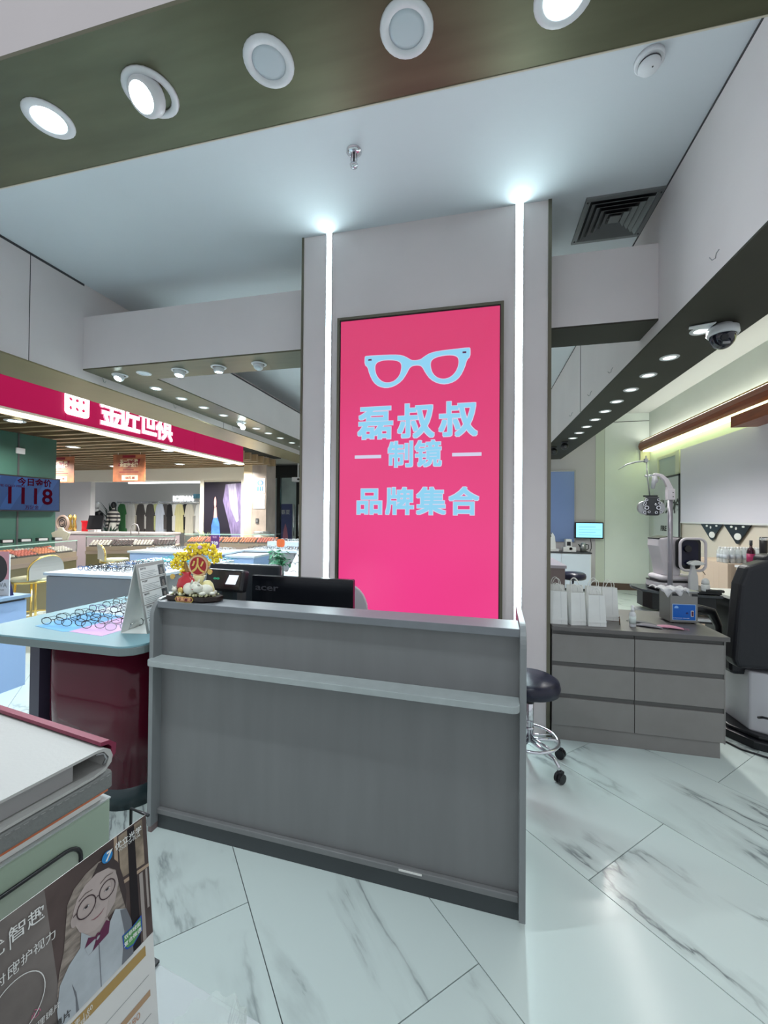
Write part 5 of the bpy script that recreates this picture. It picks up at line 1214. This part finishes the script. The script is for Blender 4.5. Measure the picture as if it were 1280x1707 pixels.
for i, c in enumerate(seq):
    w = .13 if c in ('lime', 'black') else .20; h = [.95, .85, 1.05, .9][i % 4]
    x = -11.85 + .19*i
    nth = ['nearest its outer end', 'a little further in', 'in the middle stretch', 'towards the black poster', 'closest to the black poster'][min(4, i//4)]
    t = thing('garment', '%s garment on the clothes rail, %s from its outer end' % (c, (ORD+['fifteenth', 'sixteenth', 'seventeenth'])[i]), 'clothing', (x, 11.6 + (.012 if i % 2 else -.012), 1.80-h), 0, 'garments on the clothes rail')
    f = [(-w*.8, .02), (-w*.72, h*.6), (-w*.98, h*.60), (-w*.62, h*.96), (-w*.25, h), (w*.25, h), (w*.62, h*.96), (w*.98, h*.62), (w*.72, h*.62), (w*.8, 0)]
    obj('cloth', MB().prism(f, -.05, .03, 'y'), mat('garment_'+c.replace(' ', '_'), GC[c], .8, var=.12, vscale=14, aniso=(4, 1, .3)), t, bevel=.015)
    obj('hanger', MB().tube([(-w*.7, -.01, h*.95), (0, -.01, h+.03), (w*.7, -.01, h*.95)], .006, 4).tube([(0, -.01, h+.03), (0, -.01, h+.07)], .005, 4), M_white, t)
def mannequin(x, y, label, top, low, scarf=False):
    t = thing('mannequin', label, 'mannequin', (x, y, 0))
    obj('stand', MB().lathe([(.18, 0), (.18, .02), (.02, .03), (.02, .7)], n=16), M_chrome, t)
    obj('skirt', MB().lathe([(.20, .55), (.17, .9), (.13, 1.12), (.11, 1.18)], n=18, sy=.75), low, t)
    obj('torso', MB().lathe([(.11, 1.16), (.13, 1.28), (.17, 1.42), (.19, 1.50), (.12, 1.56), (.05, 1.60), (.045, 1.66)], n=18, sy=.6), top, t)
    for e in (-1, 1): obj('arm', MB().tube([(e*.18, 0, 1.48), (e*.22, 0, 1.25), (e*.20, -.06, 1.02)], [.05, .04, .03], 8), top, t)
    obj('head', MB().ball((0, 0, 1.74), (.075, .09, .11), 14), M_white if scarf else M_black, t)
    return t
mk = mannequin(-12.1, 10.85, 'mannequin in a black dress with a white scarf and cream belt', M_black, M_black, True)
obj('belt', MB().lathe([(.128, 1.12), (.128, 1.18)], n=18, sy=.78), M_cream, mk)
obj('scarf', MB().ball((0, -.03, 1.56), (.11, .09, .08), 12), M_white, mk)
strp = mat('striped_knit', (.5, .5, .5), .8)
nt = strp.node_tree; wv = nt.nodes.new('ShaderNodeTexWave'); wv.bands_direction = 'Z'; wv.inputs['Scale'].default_value = 2.6
tcx = nt.nodes.new('ShaderNodeTexCoord'); cr = nt.nodes.new('ShaderNodeValToRGB'); cr.color_ramp.interpolation = 'CONSTANT'; cr.color_ramp.elements[0].color = (.04, .04, .05, 1); cr.color_ramp.elements[1].position = .5; cr.color_ramp.elements[1].color = (.62, .60, .56, 1)
nt.links.new(tcx.outputs['Object'], wv.inputs['Vector']); nt.links.new(wv.outputs['Fac'], cr.inputs[0]); nt.links.new(cr.outputs[0], nt.nodes['Principled BSDF'].inputs['Base Color'])
mannequin(-11.50, 10.9, 'mannequin in a striped knit top and long white skirt', strp, mat('skirt_white', (.66, .66, .62), .7))
cs = thing('shop_wall_sign', 'small white glowing lettering on the back wall of the clothes shop', 'sign', (-10.6, 12.98, 2.03))
text('wall_lettering', 'ICSPAN', .26, glow('cool_white', (.9, .95, 1), 2), cs, T(0, 0, 0) @ UP, .01, .01)
ls = thing('landscape_print', 'narrow pale blue landscape print in the clothes shop', 'picture', (-9.6, 12.95, 2.05)); obj('print', B(-.55, .55, 0, .03, 0, .16), mat('sky_print', (.20, .52, .68), .5, var=.5, vscale=4), ls); obj('print_frame', MB().box(-.56, .56, -.005, .03, -.01, 0).box(-.56, .56, -.005, .03, .16, .17), M_white, ls)
for x in (-11.3, -9.9, -9.5, -8.9, -8.3):  # outermost spotlight is added to brighten the mannequins
    t = thing('track_spotlight', 'white track spotlight at the clothes shop front, %s from the black poster' % {-11.3: 'added to light mannequins, farthest', -9.9: 'fourth', -9.5: 'third', -8.9: 'second', -8.3: 'nearest'}[x], 'ceiling light', (x, 10.6, 2.75), 0, 'track spotlights in the clothes shop'); obj('stem', MB().cone((0, 0, .15), (0, 0, 0), .01, .01, 6), M_white, t); obj('lamp_head', MB().cone((0, -.06, -.04), (0, .04, .02), .045, .035, 12), M_lamp, t); lamp(t, (0, -.07, -.045), 1700, (1, .98, .95), 150, (math.radians(-20), 0, 0))
cf = struct('trim_4', B(-11.4, -7.62, 10.5, 10.6, 2.45, 2.9), M_ceil)
obj('light_track', B(-3.6+-7.0, -7.7, 10.55, 10.65, 2.40, 2.44), glow('track_glow', (.9, .95, .95), 2.2), cf)

# stone pillar
M_stone = mat('beige_marble', (.36, .31, .27), .3, var=.25, vscale=3, aniso=(1, 1, .5)); M_stone_lit = mat('lit_tan_marble', (.62, .50, .32), .3, var=.2, vscale=3)  # tan marble brightened in colour for the pillar's lit narrow side
pl = struct('wall_pillar', B(-5.90, -5.30, 9.5, 10.0, 0, 3.3), M_stone)
for z0, z1 in ((0, .75), (.755, 1.6), (1.605, 2.45), (2.455, 3.3)):
    obj('panel', B(-5.68, -5.28, 9.47, 9.5, z0, z1), M_stone, pl); obj('panel', B(-5.92, -5.685, 9.47, 9.5, z0, z1), M_stone_lit, pl)
for i, (z0, h) in enumerate(((2.03, .37), (1.62, .38))):
    t = thing('wall_notice', ['printed notice with a blue and green emblem on the stone pillar', 'plain white text notice on the stone pillar'][i], 'notice', (-5.46, 9.465, z0))
    obj('sheet', B(-.16, .15, -.006, 0, 0, h), M_white, t)
    if i == 0:
        shape('blue_blocks', [rect(-.07, -.02, .04, .16), rect(0.0, .05, .04, .16), rect(.06, .10, .04, .16), ell(0.02, .25, .09, .07, 14)], mat('print_blue', (.04, .14, .45), .5), t, T(0, -.007, 0) @ UP, .0005)
        shape('green_emblem', [ell(.02, .25, .05, .05, 12)], mat('print_green', (.25, .50, .22), .5), t, T(0, -.009, 0) @ UP, .0005)
    else: shape('text_lines', [rect(-.11, .10-.03*(k % 2), .06+.035*k, .066+.035*k) for k in range(8)], M_inkg, t, T(0, -.007, 0) @ UP, .0005)
t = thing('wall_switch', 'small grey switch plate low on the stone pillar', 'switch', (-5.52, 9.465, 1.24)); obj('plate', B(-.04, .04, -.01, 0, 0, .13), M_dark, t); obj('rocker', B(-.02, .02, -.016, -.01, .03, .10), M_steel, t)
bn = thing('litter_bin', 'round tan litter bin at the foot of the stone pillar', 'bin', (-5.2, 9.15, 0)); obj('bin_body', MB().lathe([(.17, 0), (.19, 1.0)], n=24), mat('bin_tan', (.42, .32, .25), .4), bn); obj('bin_rim', MB().lathe([(.20, 1.0), (.20, 1.05), (.12, 1.06)], n=24), M_steel, bn)
# glass entrance
ge = struct('door_2', MB().box(-6.3, -4.6, 11.2, 11.3, 2.58, 3.0).box(-5.87, -5.76, 11.15, 11.25, 0, 2.6).box(-5.24, -5.14, 11.15, 11.25, 0, 2.6), mat('door_black', (.012, .014, .016), .25))
obj('header_trim', B(-6.3, -4.6, 11.12, 11.2, 2.95, 2.99), M_steel, ge)
for x0, x1 in ((-6.3, -5.87), (-5.76, -5.24), (-5.14, -4.6)): obj('pane', B(x0, x1, 11.19, 11.205, 0, 2.58), M_sgl, ge)
for x in (-5.28, -5.12): obj('door_handle', MB().cone((x, 11.08, .85), (x, 11.08, 1.78), .018, .018, 10), M_chrome, ge)
struct('wall_store_beyond', B(-9, -3.5, 13.5, 13.6, 0, 3.3), mat('store_pale', (.42, .50, .50), .6, var=.4, vscale=1.2))
for i, (x, c, l) in enumerate(((-6.25, (.03, .03, .22), 'dark blue upright banner with a pink figure behind the glass doors'), (-5.7, (.02, .06, .30), 'dark blue upright banner nearest the column behind the glass doors'))):
    x = [-6.0, -5.35][i]
    t = thing('banner', l, 'banner', (x, 12.0, .2)); obj('banner_board', B(-.22, .22, 0, .03, 0, 1.62), mat('banner_%d' % i, c, .5), t); obj('banner_foot', B(-.2, .2, -.1, .15, -.2, 0), M_dark, t)
    if i == 0: shape('pink_figure', [[(-.16, .1), (.16, .1), (.06, .8), (.0, 1.0), (-.06, .8)]], mat('banner_pink', (.45, .12, .25), .5), t, T(0, -.002, 0) @ UP, .0005)
    text('banner_lettering', ['春夏', '新品'][i], .16, M_white, t, T(0, -.002, 1.35) @ UP, .0005)
dsn = thing('hanging_screen', 'glowing cyan hanging screen seen through the glass doors', 'screen', (-5.45, 13.0, 1.9)); obj('screen_housing', B(-.35, .40, 0, .05, 0, .42), M_black, dsn); obj('screen', B(-.33, .38, -.005, 0, .02, .40), glow('screen_aqua', (.10, .65, .75), 1.2), dsn); obj('hanger_rods', MB().box(-.3, -.28, .01, .03, .42, 1.4).box(.3, .32, .01, .03, .42, 1.4), M_steel, dsn)
bx = thing('box_camera', 'white box camera on a bracket before the glass doors', 'security camera', (-4.95, 10.6, 2.40)); obj('camera_body', B(-.12, .16, -.1, .1, 0, .12), M_white, bx); obj('lens', MB().cone((.08, -.1, .06), (.08, -.13, .06), .03, .03, 12), M_black, bx); obj('bracket', B(0, .03, 0, .03, .12, .9), M_white, bx)
mq = thing('store_clothes', 'pale blue garment hanging beyond the glass doors beside the pillar', 'clothing', (-6.62, 12.6, .6)); obj('cloth', MB().prism([(-.12, 0), (-.10, .9), (-.03, 1.0), (.03, 1.0), (.10, .9), (.14, 0)], 0, .06, 'y'), mat('garment_pale_blue', (.5, .55, .64), .8), mq, bevel=.01); obj('hanging_stand', MB().tube([(0, .03, 1.0), (0, .03, 1.12), (.25, .03, 1.12), (.25, .03, -.6)], .012, 6).box(.05, .45, -.15, .2, -.6, -.58), M_chrome, mq)

# ------------------------------------------------------------------ foreground table, binders, leaflet, dish
FG = T(-.301, .541, 0) @ Matrix.Rotation(math.radians(-9.17), 4, 'Z')
def fg(name, label, cat, loc, rz=0):
    p = FG @ Vector(loc); return thing(name, label, cat, p, math.radians(-9.17)+rz)
ft = fg('brochure_table', 'pale table top in the bottom left foreground under the binders and leaflet', 'table', (0, 0, 0))
obj('table_top', B(-.75, .0, -.62, 0, .695, .72), mat('fore_table_top', (.40, .44, .45), .3), ft, bevel=.002)
for x_ in (-.72, -.06):
    for y_ in (-.58, -.06): obj('leg', B(x_, x_+.04, y_, y_+.04, 0, .695), M_white, ft)
# pale green case with the stack on it
gc = fg('green_case', 'pale green case with a black outlined rounded panel under the folders', 'case', (-.272, -.037, .7205))
obj('case_body', B(-.42, 0, -.46, 0, 0, .272), mat('case_green', (.33, .42, .33), .5, var=.05, vscale=6), gc, bevel=.003)
cr_ = rrect(-.36, -.045, .06, .235, .022, 5)
obj('panel_outline', MB().tube([(.002, y, z) for y, z in cr_], .003, 6, closed=True), M_black, gc)
obj('panel_field', MB().prism(cr_, 0, .0015, 'x'), mat('case_panel', (.36, .42, .35), .5), gc)
# acrylic sheet, orange and white folders
afs = fg('orange_folder', 'thin orange edged folder with white sheets above the green case', 'folder', (-.272, -.037, .9930))
obj('cover', B(-.40, -.002, -.45, -.003, .012, .016), mat('folder_orange', (.62, .17, .07), .5), afs)
obj('sheets', B(-.40, -.006, -.45, -.012, .002, .012), M_paper, afs)
obj('clear_sleeve', B(-.40, .002, -.45, -.0005, 0, .002), mat('clear_sleeve', (.5, .55, .55), .15, alpha=.6), afs)
gf = fg('grey_folder', 'grey leather folder with stitched edge beneath the white binder', 'folder', (-.272, -.037, 1.0095))
obj('cover', MB().prism([(-.42, 0), (.0, 0), (.004, .003), (.004, .026), (0, .029), (-.42, .029)], -.47, 0, 'y'), mat('folder_leather', (.18, .19, .185), .6, bump=.2, vscale=150), gf, bevel=.002)
stt = MB()
for k in range(46): stt.box(.0038, .0048, -.46+.01*k, -.454+.01*k, .023, .0238)
o = obj('stitching', stt, mat('thread', (.30, .31, .30), .7), gf); o['kind'] = 'stuff'
wbn = fg('white_binder', 'white covered binder with rounded spine lying on top of the stack', 'binder', (-.272, -.037, 1.040))
spn = [(-.42, .0), (-.03, .0), (-.012, .003), (-.002, .012), (.0, .022), (-.004, .033), (-.014, .040), (-.022, .041), (-.42, .041), (-.42, .0375), (-.026, .037), (-.014, .0345), (-.006, .022), (-.010, .009), (-.03, .004), (-.42, .004)]
# the rounded spine runs along the far side: profile in the y'-z plane
spn2 = [(y+.0, z) for y, z in spn]
obj('cover', MB().prism([(y, z) for y, z in spn2], -.42, .004, 'x'), mat('binder_white', (.44, .44, .425), .55, bump=.08, vscale=200), wbn)
obj('page_block', B(-.41, -.012, -.43, -.05, .005, .034), mat('page_grey', (.34, .34, .34), .7), wbn)
obj('ring_metal', MB().tube([(.000, -.012, .012), (.001, -.008, .02), (.000, -.012, .030), (-.004, -.022, .032)], .0022, 6), M_steel, wbn)
obj('red_lining', MB().prism([(.0005, .012), (.008, .020), (.009, .036), (-.002, .046), (-.016, .0485), (-.016, .0425), (-.004, .040), (.001, .034)], -.42, -.001, 'x'), mat('binder_red', (.20, .008, .045), .45), wbn)

# leaflet leaning on the holder
vlen = .302; lean = math.atan2(.0343, .30)
lf = fg('lens_leaflet', 'leaflet with a smiling girl in round glasses and gold price bands, in the left foreground', 'leaflet', (-.1157, -.070, .7215))
LM = Matrix.Rotation(-lean, 4, 'Y') @ FX(1)
def lshape(name, loops, m, k, label=None): return shape(name, loops, m, lf, LM @ T(0, 0, .0004+.00022*k), .00008, label)
def ltext(name, body, size, m, u, v, k=9, **kw): return text(name, body, size, m, lf, LM @ T(u, v, .0004+.00022*k), 0, **kw)
shape('sheet', [rect(-.215, 0, 0, vlen)], mat('leaflet_white', (.66, .66, .64), .35), lf, LM, .0004)
Mx = lambda n, c, **k: mat('print_'+n, c, .6, spec=.15, **k)
lshape('photo_ground', [rect(-.215, 0, .143, vlen)], Mx('umber', (.085, .062, .058), var=.4, vscale=12), 1)
lshape('grey_backdrop', [[(-.215, .143), (-.1165, .143), (-.1165, .18), (-.126, vlen), (-.215, vlen)]], Mx('taupe', (.17, .15, .14), var=.25, vscale=14), 2)
lshape('window_frame', [[(-.046, .302), (-.042, .302), (-.042, .242), (-.0, .236), (0, .232), (-.048, .238)]], Mx('tan_edge', (.40, .30, .22)), 2)
lshape('bright_pane', [[(-.040, .30), (-.028, .30), (-.028, .244), (-.040, .246)], [(-.018, .30), (-.006, .30), (-.006, .24), (-.018, .242)]], Mx('pane_mix', (.30, .24, .18), var=.5, vscale=30), 2)
lshape('dark_post', [[(-.028, .30), (-.018, .30), (-.018, .143), (-.030, .143)]], Mx('blackish', (.02, .016, .018)), 3)
lshape('book_spines', [rect(-.015, -.010, .143, .232), rect(-.006, -.003, .18, .232), rect(-.046, -.040, .20, .236)], Mx('pale_spine', (.34, .30, .28)), 3)
hair = [(-.067, .2875), (-.082, .285), (-.096, .278), (-.104, .266), (-.106, .25), (-.108, .235), (-.110, .22), (-.116, .20), (-.119, .18), (-.118, .16), (-.108, .165), (-.098, .19), (-.092, .21), (-.05, .215), (-.036, .20), (-.034, .225), (-.038, .25), (-.043, .270), (-.052, .283)]
lshape('hair', [hair], Mx('hair_ash', (.26, .22, .19), var=.45, vscale=60, aniso=(1, 3, .5)), 4)
lshape('dark_hair', [[(-.067, .286), (-.080, .270), (-.072, .276), (-.055, .272), (-.046, .262), (-.043, .240), (-.036, .205), (-.034, .225), (-.038, .25), (-.043, .270), (-.052, .283)]], Mx('hair_dark', (.06, .045, .045)), 5)
lshape('neck', [[(-.090, .222), (-.06, .215), (-.055, .200), (-.075, .192), (-.092, .205)]], Mx('skin_shade', (.40, .34, .32)), 5)
lshape('face', [[(-.076, .213), (-.085, .217), (-.093, .226), (-.098, .240), (-.099, .252), (-.094, .264), (-.084, .273), (-.070, .276), (-.056, .272), (-.047, .262), (-.044, .247), (-.048, .232), (-.056, .221), (-.066, .214)]], Mx('skin_light', (.44, .37, .35), var=.06, vscale=40), 6)
lshape('cheek_shadow', [[(-.062, .215), (-.050, .225), (-.044, .245), (-.047, .262), (-.054, .266), (-.053, .245), (-.058, .232)]], Mx('skin_shade', (.40, .34, .32)), 7)
lshape('ear', [ell(-.0985, .243, .0035, .007, 10)], Mx('skin_shade', (.40, .34, .32)), 7)
for cx, cy, r in ((-.084, .2475, .0115), (-.0585, .2480, .0105)):
    lshape('glasses_rim', [ell(cx, cy, r, r*1.02, 26), ell(cx, cy, r*.90, r*.92, 26)], Mx('rim', (.05, .03, .035)), 9)
    lshape('eye', [ell(cx, cy, .0034, .0013, 12)], Mx('eye_white', (.55, .55, .56)), 8); lshape('iris', [ell(cx-.0002, cy+.0002, .0019, .0014, 12)], Mx('iris', (.03, .03, .04)), 9)
    lshape('eyelid', [[(cx-.0042, cy+.0002), (cx-.002, cy+.0018), (cx+.0012, cy+.0021), (cx+.0042, cy+.0003), (cx+.0014, cy+.0011), (cx-.002, cy+.0009)]], Mx('brow', (.14, .11, .10)), 10); lshape('eyebrow', [[(cx-.008, cy+.0135), (cx, cy+.0165), (cx+.008, cy+.0145), (cx+.008, cy+.0138), (cx, cy+.0155), (cx-.008, cy+.0125)]], Mx('brow', (.14, .11, .10)), 8)
lshape('glasses_bridge', [[(-.0730, .2485), (-.0708, .2500), (-.0688, .2490), (-.0688, .2482), (-.0708, .2490), (-.0730, .2477)], [(-.0955, .250), (-.099, .2485), (-.099, .2478), (-.0955, .249)]], Mx('rim', (.05, .03, .035)), 9)
lshape('nose', [[(-.0715, .244), (-.0740, .237), (-.0708, .2355), (-.0680, .237)]], Mx('skin_shade', (.40, .34, .32)), 8)
lshape('mouth', [[(-.080, .2285), (-.076, .2268), (-.0715, .2263), (-.067, .2272), (-.0630, .2295), (-.067, .2262), (-.0715, .2250), (-.076, .2257)]], Mx('lips', (.25, .10, .12)), 8)
lshape('shirt', [[(-.119, .143), (-.120, .165), (-.116, .188), (-.106, .200), (-.093, .208), (-.091, .224), (-.075, .202), (-.058, .206), (-.050, .216), (-.036, .205), (-.030, .185), (-.030, .143)]], Mx('shirt', (.42, .46, .49), var=.15, vscale=25), 7)
for lp_ in ([(-.046, .143), (-.040, .18), (-.044, .210), (-.036, .205), (-.030, .185), (-.030, .143)], [(-.098, .143), (-.100, .165), (-.104, .178), (-.101, .160), (-.101, .143)]): lshape('shirt_fold', [lp_], Mx('shirt_fold', (.16, .17, .19)), 8)
lshape('bow_tie', [[(-.0735, .2040), (-.084, .2115), (-.0885, .203), (-.085, .192), (-.080, .192)], [(-.0725, .2040), (-.062, .213), (-.0575, .208), (-.060, .196), (-.066, .194)], ell(-.073, .2035, .003, .004, 10)], Mx('tie', (.12, .03, .07)), 9)
lshape('button_line', [rect(-.0725, -.0718, .143, .195)], Mx('shirt_fold', (.16, .17, .19)), 9)
shd = [(-.0165, .1800), (-.0295, .1765), (-.0435, .1770), (-.0425, .162), (-.0385, .1555), (-.030, .153), (-.0165, .161)]
lshape('shield_rim', [shd], Mx('shield_blue', (.03, .09, .42)), 10)
lshape('shield', [[(x*.90-.0030, (y-.167)*.86+.167) for x, y in shd]], Mx('shield_green', (.10, .30, .10)), 11)
ltext('shield_lettering', '双非球面', .0058, M_paper, -.0300, .1715, 12, bold=.0001); ltext('shield_lettering', '复合微透', .0062, M_paper, -.0300, .1635, 12, bold=.0001)
lshape('logo_disc', [ell(-.0565, .2865, .0068, .0068, 20)], Mx('logo_blue', (.03, .22, .52)), 10); ltext('logo_mark', '7', .014, M_paper, -.0565, .2865, 12, bold=.0005, shear=.3)
ltext('logo_lettering', '优立光学', .0095, M_paper, -.0275, .2895, 11, bold=.0001); ltext('logo_lettering', 'YOULI OPTICAL', .0044, M_paper, -.0265, .2830, 11)
M_pw = mat('print_white', (.70, .70, .68), .4)
ltext('headline', '智趣', .017, M_pw, -.1440, .2800, 10, bold=.0001); lshape('headline_bar', [rect(-.1600, -.1590, .268, .284)], M_pw, 10); ltext('headline', '优', .017, M_pw, -.172, .277, 10)
ltext('subheading', '守护视力', .0115, M_pw, -.1400, .2475, 10); ltext('subheading', '对比', .0115, M_pw, -.1640, .2450, 10)
lshape('lens_circle', [ell(-.1570, .206, .0270, .0290, 40), ell(-.1570, .206, .0262, .0282, 40)], M_pw, 10)
ltext('lens_note', '视觉管理镜片', .0078, M_pw, -.1400, .170, 10, shear=.1); ltext('lens_note', '心', .010, mat('print_rose', (.5, .1, .2), .4), -.1400, .184, 10)
ltext('lens_note', '更换镜片', .0095, M_ink, -.1250, .1500, 10, bold=.0001)
M_pg = mat('print_gold', (.38, .24, .07), .4)
lshape('gold_band', [rect(-.200, -.0125, .1230, .1360)], M_pg, 2); ltext('band_lettering', '折射率 1.60', .0070, M_paper, -.1000, .1310, 4); ltext('band_lettering', '非球面镜片', .0058, M_paper, -.1000, .1255, 4)
lshape('gold_band', [rect(-.060, -.0095, .0680, .0760)], Mx('gold2', (.42, .28, .17)), 2); ltext('price_lettering', '3580', .0120, Mx('price_brown', (.50, .30, .20)), -.0370, .0600, 3); ltext('price_lettering', '1.60', .0075, M_pg, -.0700, .0600, 3)
lshape('table_line', [rect(-.200, -.01, .045, .0456), rect(-.200, -.01, .095, .0955)], M_inkg, 2)
hld = fg('leaflet_holder', 'black wire holder rod showing between the green case and the leaflet', 'holder', (-.19, -.09, .7215))
obj('wire_frame', MB().tube([(-.03, .05, .0), (-.03, .05, .27), (.015, .045, .275)], .0022, 6), M_black, hld)
obj('holder_foot', B(-.052, -.012, .0, .09, 0, .004), M_black, hld)
gd = fg('crystal_dish', 'scalloped clear crystal dish cut by the bottom picture edge', 'dish', (-.034, -.070, .721))
m = MB(); vs = []; nn = 64
prof = [(.018, .0), (.022, .003), (.040, .016), (.052, .034), (.054, .038), (.050, .035), (.038, .019), (.020, .007), (.001, .006)]
for k, (r, z) in enumerate(prof):
    for i in range(nn):
        a = 2*PI*i/nn; rr = r*(1+.035*math.cos(12*a)*(r/.05)) ; zz = z + (.003*math.cos(12*a) if 2 < k < 6 else 0); vs.append((rr*math.cos(a), rr*math.sin(a), zz))
m.add(vs, [(k*nn+i, k*nn+(i+1) % nn, (k+1)*nn+(i+1) % nn, (k+1)*nn+i) for k in range(len(prof)-1) for i in range(nn)], 0, False)
m.add(vs[:nn], [tuple(range(nn))[::-1]])
obj('bowl', m, mat('crystal', (.85, .92, .88), .04, trans=.8, alpha=.5), gd)
